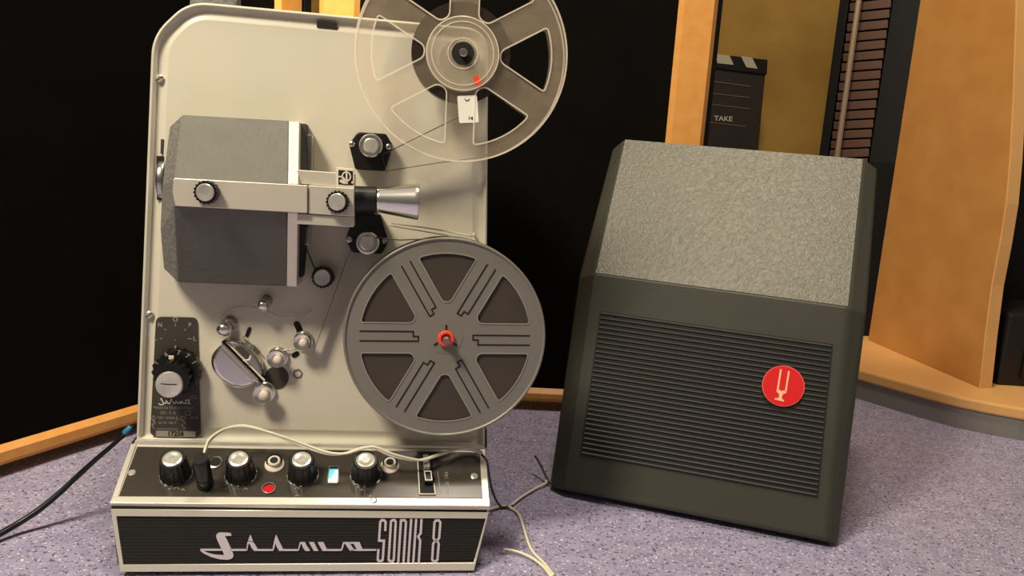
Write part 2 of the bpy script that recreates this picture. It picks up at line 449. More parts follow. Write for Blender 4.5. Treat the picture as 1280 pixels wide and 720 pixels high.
# ================================================================== PROJECTOR
YAW = math.radians(8.08)
B = V3((-.3175, .6906, .0873)); X = V3((math.cos(YAW), math.sin(YAW), 0)); N = V3((-math.sin(YAW), math.cos(YAW), 0)); Z = V3((0, 0, 1))
LEAN = math.radians(5)
P = Frame(B, X, Z * math.cos(LEAN) + N * math.sin(LEAN))
K = Frame(B - Z * B.z, X, Z)                    # console frame: x along, y up, z towards the viewer
proj = empty('film_projector', 'beige and silver cine projector with two reels on a dark control console', 'projector', B - Z * B.z, YAW)
def part(name, me, mt, fr=P, **k): return link(name, me, mt, k.pop('parent', proj), fr.M, **k)

# face plate: rolled rim, channel, raised inner panel
T = .0
outer_px = [(171.5, 551), (605.5, 559), (608, 380), (610, 37), (236, 2), (191, 45)]
opl = [P.xy(x, y) for x, y in outer_px]
rad = [.004, .004, 0, .02, .016, .016]
def outl(d): return round_poly(inset_poly(opl, d), [max(r - d * .3, .0004) if r else 0 for r in rad], 8)
def ring(d, z): return [(x, y, z) for x, y in outl(d)]
part('face_plate', loft([ring(.001, -.010), ring(0, -.008), ring(0, .002), ring(.0012, .0038), ring(.0026, .0034), ring(.0042, -.0012), ring(.0085, -.0018), ring(.0118, .0), ring(.0134, .0006)]), 'plate_paint')
# keep the plate flat-shaded but softened
PM = proj.children[-1]
for p_ in PM.data.polygons: p_.use_smooth = len(p_.vertices) == 4
FD = .0006    # level of the inner panel
def pdisc(px, py, rp, prof, n=36, fr=P, d0=FD, **k):
    """prof: list of (radius fraction, z above d0)"""
    d = d0 + prof[-1][1]; c = fr.p(px, py, d); r = fr.r(px, py, d, rp)
    return lathe(c.x, c.y, [(q * r, d0 + z) for q, z in prof], n, **k)
def ppoly(pts, z0, z1, fr=P, rnd=0, bevel=0):
    q = [fr.xy(x, y, z1) for x, y in pts]
    if rnd: q = round_poly(q, rnd)
    return shape2d([q], z0, z1, bevel) if bevel else prism(q, z0, z1)
# slot with a dark opening, screws
part('top_slot', ppoly([(396, 26), (421, 29), (421, 36), (396, 33.5)], -.0014, .0012), 'black_matte')
for x, y in ((199, 98), (186, 394)):
    s = part('plate_screw', pdisc(x, y, 5, [(1, -.004), (1, .0004), (.7, .0012)], 20), 'cap_metal')
    c = P.p(x, y, FD + .0014)
    part('screw_slot', stroke([(c.x - .0026, c.y - .0018), (c.x + .0026, c.y + .0018)], .0008, FD + .0011, FD + .0014), 'black_matte', parent=s)
# wheel notch at the left edge
part('wheel_notch', ppoly([(195.5, 195), (204.5, 195), (204.5, 250), (196, 250)], -.001, .0012), 'black_matte')
wc = P.p(202, 225, .003)
wm = lathe(0, 0, [(.0165, -.003), (.0172, -.002), (.0172, .002), (.0165, .003)], 40); wm.transform(Matrix.Rotation(math.pi / 2, 4, 'Y'))
wm.transform(Matrix.Translation((wc.x, wc.y, -.006)))
part('inching_wheel', wm, 'dull_chrome', smooth=True)
part('index_mark', ppoly([(201, 174), (204.5, 174), (203.5, 192), (200.5, 192)], .0, .001), 'dark_grey')

# rear housing behind the plate with carrying handle
rear = mesh([K.at((0, 0, 0))] * 0 or [(x, y, z) for z in (-.004, -.15) for x, y in ((.022, .0875), (.283, .0875), (.283, .30), (.262, .45), (.04, .45), (.022, .40))],
            [tuple(range(6)), tuple(range(6, 12))] + [(i, (i + 1) % 6, 6 + (i + 1) % 6, 6 + i) for i in range(6)])
bmr = bmesh.new(); bmr.from_mesh(rear)
for v in bmr.verts: v.co.z -= (v.co.y - .0873) * math.tan(LEAN) + .010
bmr.to_mesh(rear); bmr.free()
part('rear_housing', rear, 'hammer_grey', K, bevel=.006)
hy = -.075
hl = P.p(236, 4, hy); hr = P.p(297, 9, hy)
ht = P.p(266, -12, hy).y
part('carry_handle', slab([(hl.x, .30, hy), (hr.x, .30, hy), (hr.x, ht, hy), (hl.x, ht, hy)], [(hl.x, .30, hy - .02), (hr.x, .30, hy - .02), (hr.x, ht, hy - .02), (hl.x, ht, hy - .02)]), 'hammer_edge', bevel=.004)
# black edge of the rear housing visible low right
part('side_socket', slab([P.p(600, 534, -.012), P.p(609, 536, -.012), P.p(609, 562, -.012), P.p(600, 562, -.012)],
                         [v + V3((0, 0, -.03)) for v in (P.p(600, 534, -.012), P.p(609, 536, -.012), P.p(609, 562, -.012), P.p(600, 562, -.012))]), 'black_gloss', bevel=.002)

# ---- lamp house
lamp = part('lamp_house', mesh([(0, 0, 0)], []), 'hammer_grey')
def lh():
    D = .066; L = .03
    T1 = P.p(228, 143.5, L); M1 = P.p(218, 224, D); M2 = P.p(217, 258, D); B1 = P.p(222, 353, L)
    TR = P.p(362, 151, L); MR1 = P.p(361, 229, D); MR2 = P.p(360, 266, D); BR = P.p(360, 358, L)
    O1 = P.p(212, 158, .016); O2 = P.p(203, 232, .03); O3 = P.p(200.5, 290, .03); O4 = P.p(204.5, 336, .016)
    top = [T1, M1, M2, B1, TR, MR1, MR2, BR, O1, O2, O3, O4]
    base = [(v.x, v.y, FD + .0002) for v in (O1, T1, TR, BR, B1, O4)]
    v = [tuple(q) for q in top] + base
    f = [(0, 4, 5, 1), (1, 5, 6, 2), (2, 6, 7, 3), (0, 1, 9, 8), (1, 2, 10, 9), (2, 3, 11, 10),
         (12, 13, 0, 8), (13, 14, 4, 0), (14, 15, 7, 6, 5, 4), (15, 16, 3, 7), (16, 17, 11, 3), (17, 12, 8, 9, 10, 11), (12, 13, 14, 15, 16, 17)]
    return mesh(v, f)
lamp.data = lh(); lamp.data.materials.append(MAT['hammer_grey'])
bv = lamp.modifiers.new('b', 'BEVEL'); bv.width = .0016; bv.segments = 2
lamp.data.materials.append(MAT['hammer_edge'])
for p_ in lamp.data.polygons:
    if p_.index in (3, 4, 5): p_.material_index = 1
# silver end strip following the ridge
def strip(x0t, x1t, x0b, x1b, extra, ya, yb_, D=.066, L=.03):
    """vertical strip between pixel columns; rows from y=ya to yb_ along the ridge profile"""
    def dd(y):
        if y < 229: return L + (D - L) * (y - 151) / 78
        if y > 266: return D - (D - L) * (y - 266) / 92
        return D
    ys = [ya] + [q for q in (229, 266) if ya < q < yb_] + [yb_]
    fr_ = []
    for y in ys:
        t = (y - 151) / 207
        fr_.append((P.p(x0t + (x0b - x0t) * t, y, dd(y) + extra), P.p(x1t + (x1b - x1t) * t, y + .8, dd(y) + extra)))
    v = []
    for a_, b_ in fr_: v += [a_, b_, V3((a_.x, a_.y, FD + .0003)), V3((b_.x, b_.y, FD + .0003))]
    f = [(0, 1, 3, 2)]
    for i in range(len(ys) - 1):
        o = i * 4; q = o + 4
        f += [(o, o + 1, q + 1, q), (o, o + 2, q + 2, q), (o + 1, o + 3, q + 3, q + 1), (o + 2, o + 3, q + 3, q + 2)]
    o = (len(ys) - 1) * 4; f.append((o, o + 1, o + 3, o + 2))
    return mesh(v, f)
part('end_strip', strip(361, 374, 358.5, 371, .002, 151.5, 358), 'brushed', parent=lamp, bevel=.0006)
part('vent_edge', strip(374.4, 382, 371.6, 377, -.012, 154, 346), 'black_matte', parent=lamp)
# silver band across the ridge with knob
bz = .0665
bpts = [(216.5, 224), (219, 222.5), (384, 231.5), (384, 266.5), (219, 257.5), (215.5, 240)]
q = [P.xy(x, y, bz + .0025) for x, y in bpts]
part('silver_band', prism(q, bz - .004, bz + .0025), 'brushed', parent=lamp, bevel=.0006)
def knob(px, py, rp, d0, parent, name='focus_knob', h=.009):
    k = part(name, pdisc(px, py, rp, [(1, 0), (1, h - .001), (.93, h)], 72, d0=d0, teeth=18, depth=.09), 'black_gloss', parent=parent)
    part('knob_cap', pdisc(px - .3, py, rp * .74, [(1, 0), (1, .0006), (.9, .0012), (.3, .0009)], 36, d0=d0 + h), 'cap_metal', parent=k, smooth=False)
    return k
knob(256.5, 240.5, 15, bz + .0025, lamp, 'band_knob')
knob(403, 347, 14, FD, proj, 'framing_knob', .012)

# ---- film gate block
def sl(pts, z0, z1, mt, name, parent, bevel=.0006):
    return part(name, ppoly(pts, z0, z1), mt, parent=parent, bevel=bevel)
gate = sl([(378, 231), (441, 236), (441, 279), (378, 275)], FD + .0002, .050, 'silver', 'film_gate', proj)
sl([(385.5, 231.5), (442.5, 235.5), (442.5, 271), (385.5, 267)], .0502, .0665, 'brushed', 'focus_block', gate)
sl([(371.5, 212), (443, 217.5), (443, 235), (371.5, 229.5)], .040, .062, 'brushed', 'upper_rail', gate)
sl([(370, 267), (442, 271.5), (442, 284), (370, 280)], .040, .0645, 'brushed', 'lower_rail', gate)
sl([(382, 168), (390, 168.5), (390, 214), (382, 213)], FD, .02, 'dull_chrome', 'gate_bracket', gate)
sl([(379, 283), (386.5, 283), (386.5, 306), (379, 306)], FD, .02, 'dull_chrome', 'gate_bracket', gate)
sl([(376, 296), (380, 296), (380, 302), (376, 302)], .02, .024, 'chrome', 'gate_pin', gate)
knob(421.5, 252.5, 14.5, .0665, gate, 'focus_knob', .007)
em = part('clef_emblem', ppoly([(420.5, 209), (442.5, 211), (443, 236), (420.5, 234)], .0622, .0655), 'ivory', parent=gate, bevel=.0004)
part('emblem_field', ppoly([(423, 212.3), (441, 213.8), (441, 231.5), (423, 230.3)], .0655, .0658), 'film_dark', parent=em)
ez = .066
def E_(x, y): return P.xy(410 + x / 14.4, 195 + y / 14.4, ez)
cl = [stroke([E_(330, 258), E_(335, 400), E_(345, 505)], .0013, .0657, .0664),
      stroke([E_(190, 370), E_(260, 372), E_(300, 420), E_(345, 490)], .0012, .0657, .0664),
      stroke([E_(215, 440), E_(270, 470), E_(320, 480)], .0022, .0657, .0664),
      stroke([E_(425, 470), E_(450, 478)], .0018, .0657, .0664)]
cx_, cy_ = E_(330, 370)
cl.append(stroke([(cx_ + .0032 * math.cos(a_ * math.pi / 8), cy_ + .0036 * math.sin(a_ * math.pi / 8)) for a_ in range(16)], .001, .0657, .0664, closed=True))
part('clef_mark', join(cl), 'ivory', parent=em)

# ---- lens: axis along the plate's x
def xlathe(px0, px1, py0, py1, d, prof, n=40):
    a_ = P.p(px0, py0, d); b_ = P.p(px1, py1, d); L = (b_ - a_).length
    me = lathe(0, 0, [(r, t * L) for t, r in prof], n)
    z_ = (b_ - a_).normalized(); x_ = V3((0, 0, 1)); y_ = z_.cross(x_).normalized(); x_ = y_.cross(z_)
    R = Matrix(((x_.x, y_.x, z_.x, a_.x), (x_.y, y_.y, z_.y, a_.y), (x_.z, y_.z, z_.z, a_.z), (0, 0, 0, 1)))
    me.transform(R); return me
lz = .046
sc_ = P.r(460, 250, lz, 1)
lens = part('projection_lens', xlathe(440, 470, 249, 250, lz, [(0, 16.5 * sc_), (1, 16.5 * sc_)]), 'black_plastic', smooth=False)
part('lens_cone', xlathe(469, 523.5, 250, 252.5, lz, [(0, 15 * sc_), (.1, 15.6 * sc_), (.12, 15.6 * sc_), (.9, 22.6 * sc_), (.97, 23 * sc_), (1, 22.6 * sc_), (1, 18 * sc_), (.9, 14 * sc_)], 60), 'chrome', parent=lens, smooth=True)
part('lens_support', ppoly([(446, 262), (468, 264), (468, 268), (446, 267)], FD, .05), 'black_plastic', parent=lens)

# ---- guide roller brackets
def bracket(poly, cx, cy, screws):
    b = part('roller_bracket', ppoly(poly, FD, .014, rnd=.002), 'black_plastic', bevel=.001)
    part('guide_roller', pdisc(cx, cy, 14.5, [(1, 0), (1, .008), (.94, .009), (.8, .0092), (.72, .0075), (.1, .0075)], 44, d0=.0142), 'chrome', parent=b, smooth=False)
    part('roller_cap', pdisc(cx, cy, 9.5, [(1, 0), (1, .0012), (.85, .0018), (.2, .0016)], 40, d0=.0217), 'cap_metal', parent=b)
    for x, y in screws:
        part('bracket_screw', pdisc(x, y, 3.6, [(1, 0), (1, .0006), (.6, .001)], 16, d0=.0141), 'dull_chrome', parent=b)
bracket([(447, 165), (482.5, 167), (491, 182), (481, 214), (444, 212), (436, 180)], 463.5, 182, [(440, 180), (486, 183.5)])
bracket([(443, 266), (476, 268), (485.5, 301), (477, 317.5), (440, 316), (432, 299)], 459.5, 304, [(436.5, 299.5), (481, 301.5)])

# ---- lower threading path
def roller(px, py, rp, h=.012, d0=FD):
    r = part('sprocket_roller', pdisc(px, py, rp, [(.95, 0), (1, .001), (1, .003), (.55, .0035), (.55, h - .004), (.85, h - .003), (.95, h - .0015), (.85, h), (.5, h - .0008)], 36, d0=d0), 'chrome', smooth=False)
    part('roller_boss', pdisc(px + 1, py + 1, rp * .42, [(1, 0), (1, .003), (.8, .004), (.1, .0042)], 24, d0=d0 + h - .001), 'ivory', parent=r, smooth=True)
def ball(px, py, rp, bx, by):
    r = part('ball_roller', pdisc(bx, by, rp * .95, [(1, 0), (1, .002), (.7, .004), (.6, .007)], 28), 'dull_chrome')
    c = P.p(px, py, .013); rr = P.r(px, py, .013, rp)
    prof = [(rr * math.sin(t * math.pi / 12), c.z - rr * math.cos(t * math.pi / 12)) for t in range(1, 12)]
    part('ball', lathe(c.x, c.y, prof, 32), 'chrome', parent=r, smooth=True)
part('dark_recess', pdisc(346, 472, 14.5, [(1, 0), (1, .0008), (.96, .001)], 40), 'dark_grey')
ball(280, 411, 9.5, 286, 405)
ball(329, 381.5, 8, 332, 377)
roller(345.5, 449, 12.5, .014)
roller(377.5, 428, 12, .014)
roller(328.5, 493.5, 13.5, .014)
def slot(x0, y0, x1, y1, wpx):
    a_ = P.p(x0, y0, FD); b_ = P.p(x1, y1, FD); r = wpx * .00066 / 2
    an = math.atan2(b_.y - a_.y, b_.x - a_.x); pts = []
    for k_ in range(9): t = an + math.pi / 2 + math.pi * k_ / 8; pts.append((a_.x + r * math.cos(t), a_.y + r * math.sin(t)))
    for k_ in range(9): t = an - math.pi / 2 + math.pi * k_ / 8; pts.append((b_.x + r * math.cos(t), b_.y + r * math.sin(t)))
    return prism(pts, FD - .0001, FD + .0006)
part('guide_slot', slot(312, 411, 309, 419, 5), 'black_matte')
part('guide_slot', join([slot(371, 405, 374, 411, 8), slot(374, 411, 376, 420, 8)]), 'black_matte')
part('guide_slot', slot(371, 442, 368, 444, 7), 'black_matte')
def wire(pts, r, d=.004, mt='dull_chrome', name='guide_wire'):
    return part(name, tube([P.p(x, y, d) for x, y in pts], r), mt, smooth=True)
wire([(276, 404), (281, 393), (292, 386), (306, 383.5), (322, 385), (338, 391), (354, 396), (370, 397), (382, 393), (390, 387)], .0006, .006)
wire([(306, 420), (305, 424), (318, 433), (326, 441)], .0007)
wire([(352, 438), (362, 437), (370, 436.5)], .0006)
wire([(355, 455), (361, 462), (364, 470)], .0006)
part('film_guide', tube([P.p(489, 279, .020), P.p(540, 286, .020), P.p(592, 295, .020)], .0006), 'ivory', smooth=True)
part('film_guide', tube([P.p(487, 282, .020), P.p(540, 291, .020), P.p(592, 300, .020)], .0005), 'ivory', smooth=True)
part('film_guide', tube([P.p(592, 292, .0008), P.p(592, 296, .020), P.p(592, 301, .020)], .0007, smooth=False), 'ivory')
hx = P.p(372, 467, FD)
part('hex_nut', stroke([(hx.x + .0039 * math.cos(math.pi * k_ / 3 + .3), hx.y + .0039 * math.sin(math.pi * k_ / 3 + .3)) for k_ in range(6)], .0006, FD - .0002, FD + .0008, closed=True), 'dark_grey')
part('frame_pin', pdisc(314, 434.5, 3, [(1, 0), (1, .006), (.6, .007)], 16), 'chrome')
# sound head: polished oval split by a dark gap
def Z7(x, y): return (250 + x / 5.54, 380 + y / 5.54)
low = [Z7(*q_) for q_ in ((150, 272), (100, 320), (70, 372), (72, 430), (95, 480), (150, 540), (215, 580), (290, 592), (345, 576), (392, 548), (410, 535))]
upp = [Z7(*q_) for q_ in ((172, 252), (225, 256), (275, 268), (340, 312), (400, 375), (428, 425), (430, 470), (425, 500))]
head = part('sound_head', ppoly(low, FD, .016, rnd=.003, bevel=.004), 'chrome', smooth=True)
part('head_upper_shell', ppoly(upp, FD, .014, rnd=.002, bevel=.0025), 'dull_chrome', parent=head, smooth=True)
part('head_gap', ppoly([Z7(*q_) for q_ in ((146, 262), (172, 250), (452, 532), (428, 550))], FD, .010), 'black_gloss', parent=head)
part('head_plate', ppoly([Z7(*q_) for q_ in ((235, 300), (290, 290), (345, 350), (325, 390))], .0141, .0146, rnd=.002), 'film_brown', parent=head)
part('head_rail', tube([P.p(*Z7(152, 285), .0165), P.p(*Z7(405, 545), .0165)], .0007, smooth=False), 'chrome', parent=head)
part('head_rail', tube([P.p(*Z7(185, 262), .0115), P.p(*Z7(448, 530), .0115)], .0009, smooth=False), 'ivory', parent=head)
part('head_lever', join([tube([P.p(*Z7(300, 392), .015), P.p(*Z7(350, 385), .015)], .0006, smooth=False), tube([P.p(*Z7(345, 385), .015), P.p(*Z7(352, 360), .015)], .0009, smooth=False)]), 'ivory', parent=head)

# ---- mode dial with printed plate
lab = part('dial_plate', ppoly([(195, 396), (246.5, 397), (251, 546), (187.5, 545)], FD, .002, rnd=.005), 'dark_grey')
LZ = .0021
def LB(x, y): return P.xy(185 + x / 10.29, 480 + y / 10.29, LZ)
def LT(x, y): return P.xy(185 + x / 10.29, 390 + y / 10.29, LZ)
px1 = .00068 / 10.29
mk = []
for pts in ([(352, 150), (352, 185)], [(352, 350), (352, 365)], [(490, 212), (468, 240)], [(215, 215), (232, 238)], [(150, 340), (185, 342)], [(510, 342), (565, 346)], [(352, 430), (352, 520)]):
    w_ = 9 if pts[0][1] < 400 else 22
    mk.append(stroke([LT(*q_) for q_ in pts], w_ * px1, LZ, LZ + .0001))
for ch, x, y, s_ in (('O', 352, 98, .0056), ('N', 155, 168, .0050), ('P', 538, 168, .0048), ('L', 98, 340, .0052), ('L', 600, 345, .0052)):
    c_ = LT(x, y); mk.append(text(ch, s_, c_[0], c_[1], LZ + .0001, bold=.0001))
part('dial_marks', join(mk), 'ink_grey', parent=lab)
sc = []
def LBs(pts, w_): sc.append(stroke([LB(*q_) for q_ in pts], w_ * px1, LZ, LZ + .0001))
LBs([(135, 250), (165, 268), (195, 262), (200, 240), (165, 190), (180, 188)], 13)
LBs([(205, 250), (225, 250), (237, 215), (258, 250), (280, 250), (300, 188), (330, 250), (350, 250), (362, 222), (385, 250), (400, 250), (405, 225)], 11)
LBs([(405, 222), (425, 250), (436, 222), (455, 250), (480, 250), (492, 205), (530, 205), (520, 250), (495, 250), (550, 255)], 11)
part('script_mark', join(sc), 'ink_white', parent=lab)
tx_ = []
for s_, x, y, sz, w_ in (('MADE IN TORINO-ITALY', 330, 308, .0032, .95), ('220 - 5  A', 255, 372, .0036, .9), ('TIPO  SONIK 8', 250, 438, .0032, .8), ('50 W 100 V', 250, 500, .0032, .95), ('M M', 595, 440, .0034, 1.0), ('SUPER', 580, 155, .0018, 1), ('SONORE', 585, 185, .0018, 1)):
    c_ = LB(x, y); tx_.append(text(s_, sz, c_[0], c_[1], LZ + .0001, sx=w_))
for pts in ([(480, 350), (545, 350), (540, 400), (480, 400), (482, 350)], [(75, 405), (95, 440), (60, 470), (95, 500), (55, 540), (80, 580)], [(70, 405), (48, 440), (85, 480), (50, 520), (70, 560)], [(450, 410), (490, 440), (440, 470), (415, 440), (450, 410)], [(450, 470), (480, 500), (430, 530), (475, 570), (455, 585)], [(110, 575), (390, 578)], [(375, 470), (375, 440)]):
    tx_.append(stroke([LB(*q_) for q_ in pts], 7 * px1, LZ, LZ + .0001))
part('plate_print', join(tx_), 'ink_grey', parent=lab)
num = part('number_tag', prism([LB(*q_) for q_ in ((105, 600), (612, 608), (608, 680), (100, 675))], .002, .0024), 'ink_grey', parent=lab)
c_ = LB(355, 640)
nt_ = text('17258', .0058, c_[0], c_[1], .0026, bold=.0002, sx=.95)
part('stamped_number', nt_, 'ink_black', parent=num)
dial = part('mode_dial', pdisc(219.5, 466, 30, [(.9, 0), (1, .002), (1, .008), (.93, .011)], 80, d0=.0021, teeth=20, depth=.05), 'black_gloss')
part('dial_knob', pdisc(214, 474, 22, [(1.02, 0), (1, .004), (.95, .012), (.90, .013)], 72, d0=.0131, teeth=16, depth=.07), 'black_gloss', parent=dial)
part('dial_cap', pdisc(211, 481.5, 16.3, [(1.04, 0), (1, .0014), (.95, .002), (.1, .0021)], 48, d0=.0261), 'cap_metal', parent=dial)
cc = P.p(211, 480.5, .0285)
part('cap_line', stroke([(cc.x - .0065, cc.y + .0004), (cc.x + .0008, cc.y - .0001), (cc.x + .0065, cc.y + .0002)], .0007, .0283, .0285), 'ink_black', parent=dial)
# white pointer on the dial and its numerals
pm = P.p(214, 447, .0135)
part('dial_pointer', box(pm.x - .0022, pm.x + .0022, pm.y - .0018, pm.y + .0018, .012, .0136), 'ivory', parent=dial, bevel=.0004)
dn = []
dc = P.p(219.5, 466, .0132)
for ch, an in (('1', 62), ('6', 26), ('7', -8), ('7', -33), ('1', -58)):
    t = text(ch, .0056, 0, 0, 0, bold=.00008); a_ = math.radians(an); R_ = .0176
    t.transform(Matrix.Translation((dc.x - math.sin(a_) * R_, dc.y + math.cos(a_) * R_, .0133)) @ Matrix.Rotation(a_, 4, 'Z')); dn.append(t)
part('dial_numerals', join(dn), 'ink_grey', parent=dial)

# ---- reel spindles
rc_up = P.p(578, 68, .040); rc_lo = P.p(557, 422, .040)
def spindle(c, tip, r):
    part('reel_arm', lathe(c.x, c.y, [(.017, -.0098), (.017, .006), (.012, .010), (.0075, .013), (.0075, .0265)], 36), 'black_plastic')
    part('reel_spindle', lathe(c.x, c.y, [(.0033, .0266), (.0033, tip - .001), (.0026, tip)], 24), 'dull_chrome', smooth=False)
spindle(rc_up, .052, 0); spindle(rc_lo, .058, 0)

# ---- console
CT = Frame(K.at((0, .0563, .0575)), X, None or (K.at((0, .0868, .0035)) - K.at((0, .0563, .0575))))
def kx(px, py, d=0): return CT.xy(px, py, d)
pts = [(.0035, .0858), (.0570, .0556), (.0705, .010), (-.155, .010), (-.155, .0858)]   # (towards viewer, up)
xl, xr = -.0040, .3040
body = mesh([(xl + .002 * (u_ > .05 and v_ < .05) * 4, v_, u_) for u_, v_ in pts] + [(xr - .002 * (u_ > .05 and v_ < .05) * 4, v_, u_) for u_, v_ in pts],
            [tuple(range(5)), tuple(range(5, 10))] + [(i, (i + 1) % 5, 5 + (i + 1) % 5, 5 + i) for i in range(5)])
part('console_body', body, 'black_matte', K, bevel=.001)
for x in (.02, .27):
    for z in (.03, -.13): part('rubber_foot', lathe(x, -z, [(.009, 0), (.009, .0105)], 20), 'black_matte', Frame(K.o, X, N), )
# silver side cheeks and glossy top panel: corners from the picture on the sloping plane
q4 = [kx(137.5, 629), kx(612, 633), kx(606.5, 563), kx(165, 556.5)]
q4 = [q4[0], q4[1], (q4[2][0], q4[2][1]), (q4[3][0], q4[3][1])]
part('top_frame', prism(q4, -.004, .0010), 'silver', CT, bevel=.0006)
inn = [kx(149, 622), kx(604, 623.5), kx(599, 567), kx(172, 560)]
panel = part('control_panel', prism(inn, .0009, .0018), 'panel_gloss', CT)
part('front_edge', prism([kx(137, 631), kx(612.5, 635), kx(612, 624.5), kx(141, 622)], -.0035, .0024), 'silver', CT, bevel=.0008)
part('side_edge', prism([kx(138, 630), kx(145, 630), kx(171, 557), kx(164, 556)], -.003, .0022), 'silver', CT, bevel=.0006)
part('side_edge', prism([kx(603, 632), kx(612, 632), kx(606.5, 563), kx(599, 563)], -.003, .0022), 'silver', CT, bevel=.0006)
part('plate_ledge', prism([P.xy(166, 557, .004), P.xy(607, 565, .004), P.xy(606, 557.5, .004), P.xy(170, 549, .004)], -.008, .006), 'silver', P, bevel=.0008)
# front face
FR = Frame(K.at((0, .010, .0707)), X, K.at((0, .0560, .0573)) - K.at((0, .010, .0707)))
part('front_frame', shape2d([[FR.xy(*q_) for q_ in ((139, 636), (611, 640), (592.5, 713), (150.5, 714.5))], [FR.xy(*q_) for q_ in ((146, 645), (607, 648), (592, 703), (154, 705.5))]], -.003, .0012, .0006), 'silver', FR)
g0 = [FR.xy(*q_) for q_ in ((145, 644), (608, 647), (593, 704.5), (153, 707))]
grille = part('console_grille', prism(g0, -.004, -.0022), 'console_grille', FR)
rib = []
nr = 16
for i in range(nr):
    t = (i + .5) / nr
    yL = g0[3][1] + (g0[0][1] - g0[3][1]) * t; yR = g0[2][1] + (g0[1][1] - g0[2][1]) * t
    xL = g0[3][0] + (g0[0][0] - g0[3][0]) * t; xR = g0[2][0] + (g0[1][0] - g0[2][0]) * t
    rib.append(mesh([(xL, yL - .0008, -.0022), (xR, yR - .0008, -.0022), (xR, yR + .0003, .0001), (xL, yL + .0003, .0001), (xL, yL + .0006, -.0022), (xR, yR + .0006, -.0022)], [(0, 1, 2, 3), (3, 2, 5, 4)]))
part('grille_ribs', join(rib), 'console_grille', FR, parent=grille)
for x, y in ((155, 676), (592, 677)):
    part('grille_screw', pdisc(x, y, 4.5, [(1, 0), (1, .001), (.7, .0016)], 20, fr=FR, d0=-.0022), 'dark_grey', FR, parent=grille)
# script logo
LG0, LG1 = -.0016, .0008
def A5(x, y): return FR.xy(230 + x / 6.4, 630 + y / 6.4, LG1)
def A6(x, y): return FR.xy(400 + x / 6.4, 630 + y / 6.4, LG1)
def pg(fn, pts): return prism([fn(*q_) for q_ in pts], LG0, LG1)
lg = [pg(A5, [(380, 255), (376, 236), (350, 230), (285, 228), (262, 240), (256, 258), (262, 280), (285, 330), (318, 398), (322, 408), (300, 411), (240, 405), (190, 392), (158, 376), (130, 362), (132, 378), (165, 400), (220, 426), (290, 443), (350, 447), (378, 440), (393, 425), (396, 405), (380, 365), (340, 280), (328, 256)]),
      pg(A5, [(130, 360), (305, 360), (312, 374), (136, 375)]), pg(A5, [(365, 361), (494, 361), (490, 376), (372, 376)]),
      pg(A5, [(512, 296), (530, 243), (552, 296)]),
      pg(A5, [(484, 376), (498, 368), (507, 303), (550, 303), (568, 325), (585, 355), (602, 376), (562, 376), (540, 350), (524, 318), (516, 318), (506, 368), (500, 376)]),
      pg(A5, [(590, 362), (702, 362), (698, 376), (596, 376)]),
      pg(A5, [(690, 376), (706, 366), (722, 290), (736, 243), (762, 300), (800, 376), (762, 376), (742, 345), (730, 312), (722, 360), (712, 376)]),
      pg(A5, [(790, 362), (908, 362), (905, 376), (796, 376)]),
      pg(A5, [(900, 376), (912, 364), (926, 306), (968, 306), (978, 330), (1005, 366), (1006, 376), (972, 376), (952, 350), (940, 318), (934, 318), (920, 370), (915, 376)]),
      pg(A5, [(1000, 306), (1040, 306), (1058, 345), (1076, 376), (1040, 376), (1018, 340)]),
      pg(A5, [(1070, 306), (1116, 306), (1134, 345), (1152, 376), (1108, 376), (1088, 340)]),
      pg(A5, [(1140, 362), (1254, 362), (1250, 376), (1146, 376)]),
      pg(A6, [(152, 376), (168, 362), (184, 306), (235, 306), (258, 345), (280, 376), (240, 376), (218, 345), (200, 318), (194, 318), (180, 366), (170, 376)]),
      pg(A6, [(230, 306), (316, 306), (330, 340), (348, 376), (302, 376), (284, 345), (268, 318), (232, 318)]),
      pg(A6, [(240, 364), (300, 364), (300, 376), (244, 376)]),
      pg(A6, [(340, 362), (450, 362), (450, 374), (344, 376)])]
logo = part('script_logo', join(lg), 'logo_silver', FR, parent=grille)
ws = 20 / 6.4 * .00062
def st(pts, closed=False): return stroke([A6(*q_) for q_ in pts], ws, LG0, LG1, closed)
sk = [st([(522, 216), (525, 145), (515, 132), (494, 130), (482, 145), (472, 294), (512, 296), (502, 445), (492, 458), (472, 458), (462, 445), (467, 362)]),
      st([(568, 140), (580, 130), (598, 130), (606, 145), (590, 448), (580, 460), (560, 460), (549, 445)], True),
      st([(626, 468), (648, 132), (676, 130), (688, 145), (668, 468)]),
      st([(706, 468), (730, 121)]), st([(746, 468), (770, 121)]),
      st([(812, 121), (806, 235), (786, 262), (802, 292), (790, 468)]),
      st([(925, 135), (950, 130), (963, 148), (954, 272), (938, 294), (922, 294), (908, 272), (916, 150)], True),
      st([(922, 296), (940, 296), (950, 322), (940, 445), (928, 460), (908, 460), (897, 445), (906, 318)], True)]
part('model_letters', join(sk), 'logo_silver', FR, parent=grille)

